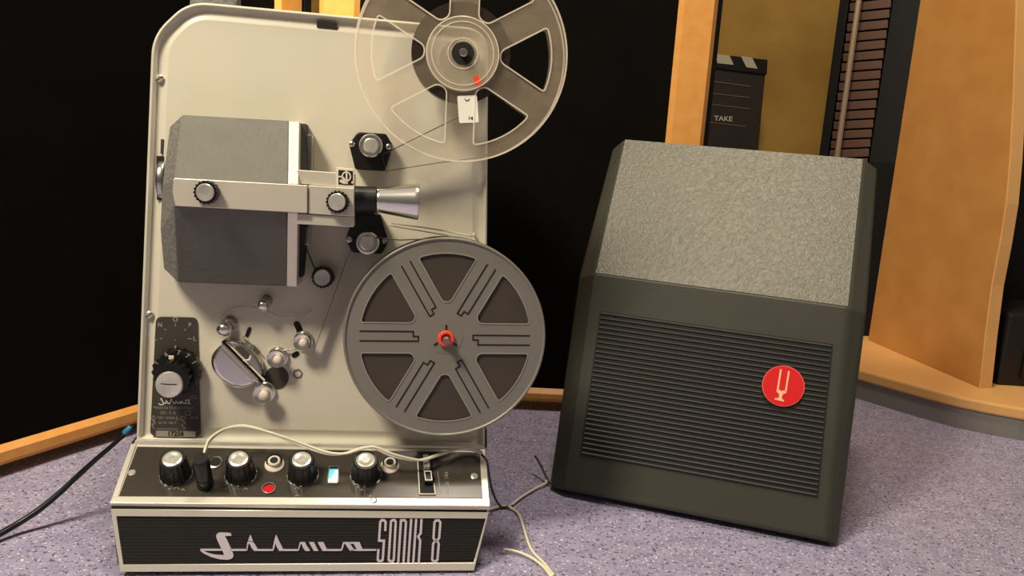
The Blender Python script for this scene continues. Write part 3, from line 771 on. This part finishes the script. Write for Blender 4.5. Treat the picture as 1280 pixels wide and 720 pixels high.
# ---- control knobs (axis = panel normal)
C0 = .0018
def cdisc(px, py, rp, prof, n=36, d0=C0, **k): return pdisc(px, py, rp, prof, n, fr=CT, d0=d0, **k)
def cen(px, py, d=C0): return CT.p(px, py, d)
def ctl_knob(bx, by, ty):
    c = cen(bx, by); h = .0215
    k = part('control_knob', lathe(c.x, c.y, [(.0128, C0), (.0130, C0 + .002), (.0122, C0 + .004), (.0106, C0 + h - .002), (.0098, C0 + h)], 96, teeth=16, depth=.04), 'black_plastic', CT, parent=panel)
    part('knob_ring', lathe(c.x, c.y, [(.0134, C0 - .0002), (.0134, C0 + .0007)], 40), 'dull_chrome', CT, parent=k)
    part('knob_cap', lathe(c.x, c.y, [(.0078, C0 + h - .001), (.0078, C0 + h + .0004), (.006, C0 + h + .0008), (.0032, C0 + h + .0004)], 36), 'cap_metal', CT, parent=k)
for bx, by in ((220, 593), (301, 593), (378.5, 593.5), (457, 594)): ctl_knob(bx, by, 0)
def jack(x, y, r):
    j = part('jack_socket', cdisc(x, y, r, [(1, 0), (1, .0012), (.8, .0022), (.64, .003), (.64, .006), (.56, .0066)], 40), 'ivory', CT, parent=panel)
    part('jack_hole', cdisc(x, y, r * .40, [(1, 0), (1, .0003)], 24, d0=C0 + .0066), 'ink_black', CT, parent=j)
    part('jack_ring', cdisc(x, y - 0, r * .82, [(1, 0), (1, .0012)], 40, d0=C0 + .0021), 'black_gloss', CT, parent=j)
jack(342.5, 575, 12); jack(487.5, 577, 11.5)
j = part('jack_socket', cdisc(269, 577, 9, [(1, 0), (1, .0012), (.8, .0015)], 40), 'dull_chrome', CT, parent=panel)
part('jack_hole', cdisc(269, 577, 6.5, [(1, 0), (1, .0003)], 24, d0=C0 + .0015), 'black_matte', CT, parent=j)
rl = part('red_indicator', cdisc(336, 611, 6.6, [(1, 0), (1, .0008), (.85, .001)], 32), 'red_lamp', CT, parent=panel, label='round red indicator lens')
cr = cen(336, 611)
part('indicator_rim', stroke(circ(cr.x, cr.y, .0052, 24), .0007, C0, C0 + .0014, closed=True), 'dull_chrome', CT, parent=rl)
for x, y in ((164.5, 590), (593, 594.5), (467, 625)):
    part('panel_screw', cdisc(x, y, 4.6, [(1, 0), (1, .0008), (.6, .0014)], 20), 'cap_metal', CT, parent=panel)
# magic eye window
eye = part('level_eye', shape2d([rrect(0, .0092, 0, .0185, .0015)], 0, .001, 0), 'dull_chrome', CT, parent=panel)
ec = cen(417, 592.5)
for v in eye.data.vertices: v.co.x += ec.x - .0046; v.co.y += ec.y - .0105; v.co.z += C0
part('eye_glow', prism([(ec.x - .0036, ec.y - .0095), (ec.x + .0036, ec.y - .0095), (ec.x + .0036, ec.y + .0030), (ec.x + .0012, ec.y + .0030), (ec.x - .0016, ec.y - .005), (ec.x - .0036, ec.y - .006)], C0 + .0009, C0 + .0014), 'eye_white', CT, parent=eye, label='lit white part of the level window')
part('eye_glow', prism([(ec.x - .0036, ec.y - .006), (ec.x - .0016, ec.y - .005), (ec.x + .0012, ec.y + .0030), (ec.x + .0036, ec.y + .0030), (ec.x + .0036, ec.y + .0042), (ec.x - .0036, ec.y + .0042)], C0 + .0009, C0 + .0014), 'eye_cyan', CT, parent=eye, label='lit cyan part of the level window')
part('eye_shade', prism(rrect(ec.x - .0036, ec.x + .0036, ec.y + .0043, ec.y + .0068, .0006, 3), C0 + .0009, C0 + .0014), 'ink_black', CT, parent=eye)
# slide switch
sw = part('slide_switch', prism([kx(x, y, C0 + .0006) for x, y in ((523.5, 573), (540, 573), (544, 617.5), (525, 617.5))], C0, C0 + .0006), 'black_matte', CT, parent=panel)
part('switch_outline', stroke([kx(x, y, C0 + .001) for x, y in ((522, 574), (524.5, 617.5), (544, 617.5), (542.5, 604))], .0008, C0 + .0005, C0 + .0012), 'ink_white', CT, parent=sw)
part('switch_slider', prism([kx(x, y, C0 + .007) for x, y in ((529.5, 588), (539, 588), (541, 601), (531, 601))], C0 + .0006, C0 + .006), 'black_gloss', CT, parent=sw, bevel=.0006)
part('slider_outline', stroke([kx(x, y, C0 + .0062) for x, y in ((530.5, 589), (538.5, 589), (540, 600), (532, 600))], .0008, C0 + .006, C0 + .0063, closed=True), 'ink_white', CT, parent=sw)
part('switch_lever', prism([kx(x, y, C0 + .009) for x, y in ((529, 567), (536, 567), (538, 583), (530, 583))], C0 + .0006, C0 + .009), 'window_clear', CT, parent=sw, bevel=.0008)
pr_ = [stroke([kx(547, 591), kx(550, 616)], .0005, C0, C0 + .0001), ]
t = text('MIC  FONO', .0045, 0, 0, 0); a_, b_ = CT.p(557, 590, C0), CT.p(560, 618, C0)
t.transform(Matrix.Translation((a_ + b_) / 2 + V3((0, 0, .0001))) @ Matrix.Rotation(math.atan2((b_ - a_).y, (b_ - a_).x), 4, 'Z')); pr_.append(t)
for x, y in ((212, 613), (221, 612), (229, 614), (284, 607), (289, 604), (281, 613), (308, 606), (313, 604), (307, 613), (371, 612), (377, 610), (372, 621), (447, 611), (458, 609), (452, 614), (205, 628), (190, 626), (463, 622)):
    w_ = random.uniform(.001, .0024); c_ = kx(x, y)
    pr_.append(stroke([(c_[0] - w_, c_[1] - w_ * .3), (c_[0], c_[1] + w_ * .7), (c_[0] + w_, c_[1] - w_ * .3)], .0005, C0, C0 + .0001))
part('panel_marks', join(pr_), 'ink_grey', CT, parent=panel)

# ================================================================== REELS
def spoke_window(cx, cy, amid, half_gap, rin, rout, rnd, span=60, gap_pow=1):
    """window between two spokes; half_gap = half spoke width; edges run parallel to the spokes"""
    a0 = math.radians(amid - span / 2); a1 = math.radians(amid + span / 2)
    def edge_pt(a_s, side, rad_):      # point at radius rad_ on the line offset half_gap from the spoke axis
        al = math.sqrt(max(rad_ ** 2 - half_gap ** 2, 0)); dx, dy = math.cos(a_s), math.sin(a_s)
        return (dx * al - dy * half_gap * side, dy * al + dx * half_gap * side)
    p_in = [edge_pt(a0, 1, rin), edge_pt(a1, -1, rin)]
    pts = [edge_pt(a0, 1, rout)]
    s = math.atan2(pts[0][1], pts[0][0]); e_ = edge_pt(a1, -1, rout); e = math.atan2(e_[1], e_[0])
    if e < s: e += 2 * math.pi
    arc = [(rout * math.cos(s + (e - s) * i / 8), rout * math.sin(s + (e - s) * i / 8)) for i in range(1, 8)]
    out = [p_in[0], pts[0]] + arc + [e_, p_in[1]]
    rr = [rnd[0], rnd[1]] + [0] * 7 + [rnd[1], rnd[0]]
    q_ = round_poly(out, rr, 5)
    return [(cx + x, cy + y) for x, y in q_][::-1]

# --- clear reel
RU = P.r(578, 68, .045, 134)
cu_ = Frame(P.at((rc_up.x, rc_up.y, 0)), P.x, P.y)
reel = empty('clear_film_reel', 'clear plastic film reel with a white label on the upper spindle of the projector', 'film reel', cu_.at((0, 0, .0395)), YAW)
def rpart(name, me, mt, parent, fr, **k): return link(name, me, mt, parent, fr.M, **k)
def clear_flange(z0):
    wins = [spoke_window(0, 0, 60 * k_, RU * .135, RU * .36, RU * .845, (RU * .05, RU * .07)) for k_ in range(6)]
    return shape2d([circ(0, 0, RU, 96)] + wins + [circ(0, 0, .0125, 32)[::-1]], z0, z0 + .0012, 0), wins
for z0, nm in ((.029, 'rear_flange'), (.041, 'front_flange')):
    me, wins = clear_flange(z0)
    fl_ = rpart(nm, me, 'clear_plastic', reel, cu_)
    rims = [stroke(circ(0, 0, RU - .0006, 96), .0012, z0 - .0005, z0 + .0018, closed=True)]
    if nm == 'front_flange':
        rims += [stroke(w_, .0011, z0 + .0012, z0 + .0024, closed=True) for w_ in wins]
    rpart('moulded_edge', join(rims), 'clear_edge', fl_, cu_)
rpart('reel_hub', join([lathe(0, 0, [(RU * .345, .0305), (RU * .345, .0445), (RU * .33, .0455)], 64)]), 'hub_clear', reel, cu_)
rpart('hub_rings', join([stroke(circ(0, 0, RU * q_, 64), .0008, .0454, .0462, closed=True) for q_ in (.335, .29, .14)]), 'clear_edge', reel, cu_)
rpart('hub_bore', lathe(0, 0, [(RU * .105, .0456), (RU * .105, .0466)], 36), 'black_matte', reel, cu_)
rpart('film_pack', shape2d([circ(-.001, .001, RU * .465, 72), circ(0, 0, RU * .347, 48)[::-1]], .0306, .0404), 'film_dark', reel, cu_)
def U_(x, y, d=.0426): v = cu_.p(x, y, d); return (v.x, v.y)
wl = rpart('paper_label', prism(round_poly([U_(571.5, 120), U_(596, 119), U_(598.5, 153), U_(574, 154)], .0015), .0425, .0430), 'label_white', reel, cu_, label='small white paper label')
t1 = U_(584, 125, .043); t2 = U_(588, 148, .043)
rpart('label_print', join([stroke([(t1[0] - .002, t1[1] + .001), (t1[0] - .0008, t1[1] - .0008), (t1[0] + .0006, t1[1] - .0004), (t1[0] + .002, t1[1] + .001)], .0008, .0430, .0432), text('14', .0042, t2[0], t2[1], .0432, bold=.0001)]), 'ink_black', wl, cu_)
rd = [U_(591, 96, .0458), U_(597, 94, .0458), U_(602, 104, .0458), U_(599, 109, .0458), U_(593, 104, .0458)]
rpart('red_mark', prism(rd, .0456, .0460), 'red_plastic', reel, cu_, label='small red mark by the hub')
# --- grey reel
RL = P.r(556, 422, .043, 126.5)
gl_ = Frame(P.at((rc_lo.x, rc_lo.y, 0)), P.x, P.y)
grey = empty('grey_film_reel', 'opaque grey film reel with a red hub on the lower spindle of the projector', 'film reel', gl_.at((0, 0, .0395)), YAW)
RT = math.radians(-1.0)
wins = [spoke_window(0, 0, 30 + 60 * k_, RL * .15, RL * .365, RL * .845, (RL * .09, RL * .085)) for k_ in range(6)]
rot = lambda p_: (p_[0] * math.cos(-RT) - p_[1] * math.sin(-RT), p_[0] * math.sin(-RT) + p_[1] * math.cos(-RT))
wins = [[rot(q_) for q_ in w_] for w_ in wins]
rpart('rear_flange', lathe(0, 0, [(RL, .027), (RL, .0285)], 96), 'reel_grey', grey, gl_)
rpart('film_pack', lathe(0, 0, [(RL * .90, .0286), (RL * .90, .0412)], 96), 'film_brown', grey, gl_)
fl2 = rpart('front_flange', shape2d([circ(0, 0, RL * .99, 96)] + wins + [circ(0, 0, RL * .088, 32)[::-1]], .0413, .0428), 'reel_grey', grey, gl_)
for w_ in wins: rpart('window_lip', stroke(w_, .0010, .0427, .0433, closed=True), 'reel_lip', fl2, gl_)
rpart('rolled_rim', lathe(0, 0, [(RL * .975, .0412), (RL, .0416), (RL, .0436), (RL * .99, .0442), (RL * .975, .0440), (RL * .965, .0429), (RL * .965, .0414)], 96), 'reel_grey', fl2, gl_, smooth=True) if False else None
rim_v = []
nseg = 96
prof = [(.968, .0428), (.975, .0440), (.985, .0444), (.996, .0440), (1.0, .0425), (1.0, .0412), (.985, .0412)]
vv = [(RL * r_ * math.cos(2 * math.pi * i / nseg), RL * r_ * math.sin(2 * math.pi * i / nseg), z_) for r_, z_ in prof for i in range(nseg)]
ff = [(k_ * nseg + i, k_ * nseg + (i + 1) % nseg, (k_ + 1) * nseg + (i + 1) % nseg, (k_ + 1) * nseg + i) for k_ in range(len(prof) - 1) for i in range(nseg)]
rpart('rolled_rim', mesh(vv, ff), 'reel_grey', fl2, gl_, smooth=True)
def spoke_mark(k_, flip):
    a_ = math.radians(60 * k_) - RT; s = -1 if flip else 1; out = []
    def q_(r_, o): o *= s; return (RL * (r_ * math.cos(a_) - o * math.sin(a_)), RL * (r_ * math.sin(a_) + o * math.cos(a_)))
    out.append(stroke([q_(.84, .032), q_(.27, .032), q_(.27, -.016), q_(.32, -.016), q_(.32, -.064), q_(.84, -.064)], .0012, .0428, .0431))
    return join(out)
for k_ in range(6): rpart('spoke_slot', spoke_mark(k_, False), 'ink_black', fl2, gl_)
rpart('hub_disc', shape2d([circ(0, .001, RL * .165, 48), circ(0, 0, RL * .075, 24)[::-1]], .0424, .0432), 'reel_grey', grey, gl_)
hubm = shape2d([circ(0, 0, RL * .080, 40), circ(0, 0, .0040, 24)[::-1]], .0432, .0470, .0008)
rpart('red_hub', hubm, 'red_plastic', grey, gl_, label='bright red plastic hub ring')
rpart('hub_notch', join([stroke([(RL * .09 * math.cos(a_), RL * .09 * math.sin(a_)), (RL * .135 * math.cos(a_), RL * .135 * math.sin(a_))], .0014, .0432, .0438) for a_ in (math.pi / 2, math.radians(212), math.radians(-32))]), 'ink_black', grey, gl_)

# --- film threaded between reels and gate: thin ribbon, 8 mm deep
def ribbon(pts, z0, z1, w=.0005): return stroke([P.xy(x, y, (z0 + z1) / 2) for x, y in pts], w, z0, z1)
fs = link('film_strip', join([
    ribbon([(588, 141), (566, 150), (491, 187), (478, 193)], .0300, .0380, .0005),
    ribbon([(478, 194), (482, 214), (545, 204), (600, 197), (640, 180)], .0150, .0225, .0005),
    ribbon([(470, 297), (500, 300), (530, 299), (552, 297.5)], .030, .0385, .0005),
    ribbon([(447, 300), (434, 322), (414, 380), (392, 440)], .006, .0135, .0004),
    ribbon([(379, 300), (391, 330), (398, 344)], .006, .0135, .0004)]), 'film_dark', None, P.M)
tag(fs, 'thin dark cine film threaded from the clear reel past the rollers to the grey reel', 'film')

# ================================================================== CABLES
def CTw(px, py, d): return CT.at(CT.p(px, py, d))
plug = None
cab = empty('audio_cable', 'off-white twin cable with a black plug, draped over the console knobs to the floor', 'cable', at_z(643, 635, .0))
pc = cen(257, 606)
plg = link('jack_plug', lathe(pc.x, pc.y, [(.0068, C0 + .0001), (.0068, C0 + .011), (.0063, C0 + .0115), (.0063, C0 + .012), (.0068, C0 + .0125), (.0068, C0 + .034), (.0058, C0 + .0365)], 32), 'black_gloss', cab, CT.M, label='black cylindrical plug')
path = [CT.at(V3((pc.x, pc.y, C0 + .028)))] + [CTw(x, y, d) for x, y, d in ((257, 561, .033), (264, 549, .036), (280, 537, .036), (300, 532, .036), (320, 535, .035), (350, 546, .032), (380, 558, .028), (408, 567, .0265), (430, 567, .0265), (448, 561, .0268), (458, 559, .0268), (470, 561, .0268), (490, 570, .022), (515, 575, .0165), (530, 574, .0155), (548, 568, .0135), (572, 562, .009), (592, 563, .0065), (602, 568, .0075))]
path2 = [p_ + V3((0, -.0005, .0014 * math.sin(i * 1.1))) + V3((.0004, 0, .0008)) for i, p_ in enumerate(path)]
link('twin_lead', join([tube(path, .0012), tube(path2, .0011)]), 'cable_white', cab, smooth=True)
e0 = path[-1]
drop = [e0, CTw(609, 578, .004), at_z(612, 598, .045), at_z(617, 618, .02), at_z(626, 633, .0035), at_z(641, 632, .0035)]
link('dark_lead', tube(drop, .0011), 'cable_dark', cab, smooth=True, label='dark brown thin lead')
link('floor_lead', join([tube([at_z(612, 637, .0022), at_z(626, 633, .0022), at_z(640, 634, .0022)], .0013),
    tube([at_z(636, 634, .003), at_z(652, 621, .003), at_z(672, 609, .003), at_z(682, 604, .004), at_z(684, 597, .006)], .0013),
    tube([at_z(636, 634, .0018), at_z(647, 641, .0018), at_z(653, 655, .0018), at_z(661, 680, .0018), at_z(668, 692, .0018), at_z(680, 704, .0018), at_z(692, 719, .0018)], .0014),
    tube([at_z(629, 686, .005), at_z(645, 689, .004), at_z(664, 697, .003), at_z(680, 709, .0022), at_z(690, 722, .0016)], lambda t: .0009 + .0009 * t)]), 'cable_white', cab, smooth=True)
link('dark_tip', tube([at_z(669, 570, .022), at_z(674, 578, .018), at_z(681, 592, .010), at_z(687, 605, .003)], .0013), 'cable_dark', cab, smooth=True, label='dark lead end sticking up')
pcab = empty('power_cable', 'thick black mains cable running from the projector\'s back to the left edge', 'cable', at_z(30, 690, 0))
pp_ = [at_z(168, 532, .088), at_z(158, 541, .083), at_z(140, 557, .072), at_z(118, 576, .058), at_z(95, 597, .043), at_z(70, 620, .029), at_z(45, 640, .018), at_z(18, 657, .010), at_z(-12, 674, .006), at_z(-60, 700, .0036)]
link('black_flex', tube(pp_, lambda t: .0016 + .0012 * min(t * 1.6, 1)), 'cable_black', pcab, smooth=True)
link('blue_sleeve', tube([at_z(164, 533.5, .0885), at_z(160, 537.5, .086), at_z(156, 541, .083)], .0028), 'cable_blue', pcab, smooth=True, label='small blue sleeve at the cable end')

# ================================================================== GREY LID
cb = V3((.0520, .8306, .0)); cyaw = -.3074; CW = .2856
Xc = V3((math.cos(cyaw), math.sin(cyaw), 0)); Nc = V3((-math.sin(cyaw), math.cos(cyaw), 0))
def cp(x, n, z): return cb + Xc * x + Nc * n + Z * z
bz0 = .004
crL, crR = cp(0, .0584, .217), cp(CW, .0584, .217)
tpL, tpR = cp(-.0015, .1872, .3507), cp(CW + .0015, .1872, .3507)
lowF = Frame(cp(0, 0, bz0), Xc, crL - cp(0, 0, bz0))
upF = Frame(crL, Xc, tpL - crL)
lid = empty('projector_lid', 'dark olive-grey projector lid with textured top face standing on the floor', 'lid', cp(CW / 2, .06, 0), cyaw)
I = .011                                       # depth of the chamfer
def lw(px, py, d=I): return lowF.at(lowF.p(px, py, d))
def uw(px, py, d=I): return upF.at(upF.p(px, py, d))
def mid(a_, b_): return (a_ + b_) / 2
iBL, iBR = lw(705, 613), lw(1033, 676)
iCL, iCR = mid(lw(743, 343.5), uw(743, 343.5)), mid(lw(1061, 386), uw(1061, 386))
iTL, iTR = uw(781, 172.5), uw(1080, 197)
oBL, oBR = cp(0, 0, bz0), cp(CW, 0, bz0)
bk = .075
rBL, rBR = cp(.002, .10, .0), cp(CW - .002, .10, .0)
rCL, rCR = cp(0, .175, .217), cp(CW, .175, .217)
rTL, rTR = cp(0, .235, .343), cp(CW, .235, .343)
vs = [iBL, iBR, iCL, iCR, iTL, iTR, oBL, oBR, crL, crR, tpL, tpR, rBL, rBR, rCL, rCR, rTL, rTR]
# bottom front inner edge must stay above the floor
for v in (vs[0], vs[1]):
    if v.z < .005: v.z = .005
fs_ = [(0, 1, 3, 2), (2, 3, 5, 4), (6, 0, 2, 8), (8, 2, 4, 10), (1, 7, 9, 3), (3, 9, 11, 5), (4, 5, 11, 10),
       (6, 7, 1, 0), (12, 13, 7, 6), (6, 8, 14, 12), (8, 10, 16, 14), (7, 13, 15, 9), (9, 15, 17, 11), (10, 11, 17, 16), (12, 14, 15, 13), (14, 16, 17, 15)]
inv = WORLD[lid].inverted()
link('lid_shell', mesh(vs, fs_), 'cover_plastic', lid, bevel=.0035, seg=3)
# embossed panel on the upper face, ribbed speaker cloth on the lower face: planes fitted to the shell's faces
def face_patch(q, uv, lift, depth, n=14, rnd=0):
    """q: corner points BL, BR, TL, TR of a shell face; uv: outline on it"""
    nrm = (q[1] - q[0]).cross(q[2] - q[0]).normalized()
    def S(u, v, h): return q[0] * (1 - u) * (1 - v) + q[1] * u * (1 - v) + q[2] * (1 - u) * v + q[3] * u * v + nrm * h
    (u0, u1, v0, v1) = uv; V_ = []; F_ = []
    for i in range(n + 1):
        for j in range(n + 1): V_.append(S(u0 + (u1 - u0) * j / n, v0 + (v1 - v0) * i / n, lift))
    for i in range(n):
        for j in range(n): F_.append((i * (n + 1) + j, i * (n + 1) + j + 1, (i + 1) * (n + 1) + j + 1, (i + 1) * (n + 1) + j))
    rim = [j for j in range(n + 1)] + [(i + 1) * (n + 1) - 1 for i in range(1, n + 1)] + [n * (n + 1) + j for j in range(n - 1, -1, -1)] + [i * (n + 1) for i in range(n - 1, 0, -1)]
    base = len(V_); V_ += [V_[k] - nrm * depth for k in rim]
    for k in range(len(rim)): F_.append((rim[k], rim[(k + 1) % len(rim)], base + (k + 1) % len(rim), base + k))
    F_.append(tuple(range(base, base + len(rim))))
    return mesh(V_, F_), S
UQ = (iCL, iCR, iTL, iTR); LQ = (vs[0], vs[1], iCL, iCR)
UP = Frame(iCL, iCR - iCL, iTL - iCL); LO = Frame(vs[0], vs[1] - vs[0], iCL - vs[0])
link('embossed_panel', face_patch(UQ, (.004, .996, .012, .985), .0007, .004)[0], 'cover_emboss', lid)
gu = (.045, .957, .172, .838)
gm, SF = face_patch(LQ, gu, .0003, .002)
sg = link('speaker_grille', gm, 'cover_ribs', lid)
rb = []; nrb = 30
for i in range(nrb):
    vv_ = [gu[2] + (gu[3] - gu[2]) * (i + t) / nrb for t in (.2, .5, .8)]
    ru0, ru1 = gu[0] + .006, gu[1] - .006
    pts_ = [SF(u_, v_, h_) for v_, h_ in zip(vv_, (.0003, .0017, .0003)) for u_ in (ru0, ru1)]
    rb.append(mesh(pts_, [(0, 1, 3, 2), (2, 3, 5, 4)]))
link('grille_ribs', join(rb), 'cover_ribs', sg)
bd = LO.p(979, 482.5, .003); rbad = LO.r(979, 482.5, .003, 25.5)
badge = link('round_badge', lathe(bd.x, bd.y, [(rbad, .0004), (rbad, .0032)], 56), 'badge_rim', lid, LO.M, label='round red badge with a pale tuning fork')
link('badge_field', lathe(bd.x, bd.y, [(rbad * .955, .0032), (rbad * .955, .0035)], 56), 'red_badge', badge, LO.M)
def G_(x, y): return LO.xy(940 + x / 10.29, 450 + y / 10.29, .0036)
bw = .0007 / 10.29
fk = [stroke([G_(372, 120), G_(330, 385)], 24 * bw, .0035, .0038), stroke([G_(475, 143), G_(432, 410)], 24 * bw, .0035, .0038),
      prism([G_(*q_) for q_ in ((315, 385), (345, 375), (372, 400), (410, 392), (445, 400), (438, 428), (405, 432), (385, 470), (385, 500), (412, 520), (410, 535), (290, 508), (292, 492), (345, 488), (350, 440), (318, 410))], .0035, .0038)]
link('tuning_fork_mark', join(fk), 'badge_ink', badge, LO.M)

# ================================================================== LIGHT
def area(name, loc, target, size, power, col):
    l = bpy.data.lights.new(name, 'AREA'); l.shape = 'DISK'; l.size = size; l.energy = power; l.color = col
    o = bpy.data.objects.new(name, l); COL.objects.link(o); o.location = loc
    o.rotation_euler = (V3(target) - V3(loc)).to_track_quat('-Z', 'Y').to_euler(); return o
area('ceiling_lamp', (-.72, -.04, 1.46), (0, .8, .1), .36, 30, (1, .89, .69))
area('ceiling_light', (.12, .66, 2.2), (.15, 1.0, .2), .34, 21, (1, .87, .70))
sp = bpy.data.lights.new('spot_lamp', 'SPOT'); sp.energy = 190; sp.spot_size = math.radians(9); sp.color = (1, .93, .6); sp.shadow_soft_size = .02; sp.spot_blend = .4
so = bpy.data.objects.new('spot_lamp', sp); COL.objects.link(so); so.location = (-.35, .45, 1.7)
so.rotation_euler = (V3((-.24, 1.05, .50)) - V3(so.location)).to_track_quat('-Z', 'Y').to_euler()
w = bpy.data.worlds.new('room_light'); scene.world = w; w.use_nodes = True; nt = w.node_tree; bg = nt.nodes['Background']
tc = nt.nodes.new('ShaderNodeTexCoord'); sx_ = nt.nodes.new('ShaderNodeSeparateXYZ'); rp = nt.nodes.new('ShaderNodeValToRGB')
nt.links.new(tc.outputs['Generated'], sx_.inputs[0])
mr = nt.nodes.new('ShaderNodeMapRange'); mr.inputs[1].default_value = -1; mr.inputs[2].default_value = 1
nt.links.new(sx_.outputs['Z'], mr.inputs[0]); nt.links.new(mr.outputs[0], rp.inputs[0]); nt.links.new(rp.outputs[0], bg.inputs[0])
rp.color_ramp.elements[0].color = (.06, .05, .06, 1); rp.color_ramp.elements[1].color = (.62, .55, .46, 1)
e = rp.color_ramp.elements.new(.55); e.color = (.30, .27, .23, 1)
bg.inputs[1].default_value = .42
vs_ = scene.view_settings
scene.display_settings.display_device = 'sRGB'
vs_.view_transform = 'Standard'; vs_.look = 'None'; vs_.gamma = 1; vs_.use_curve_mapping = False; vs_.exposure = 0
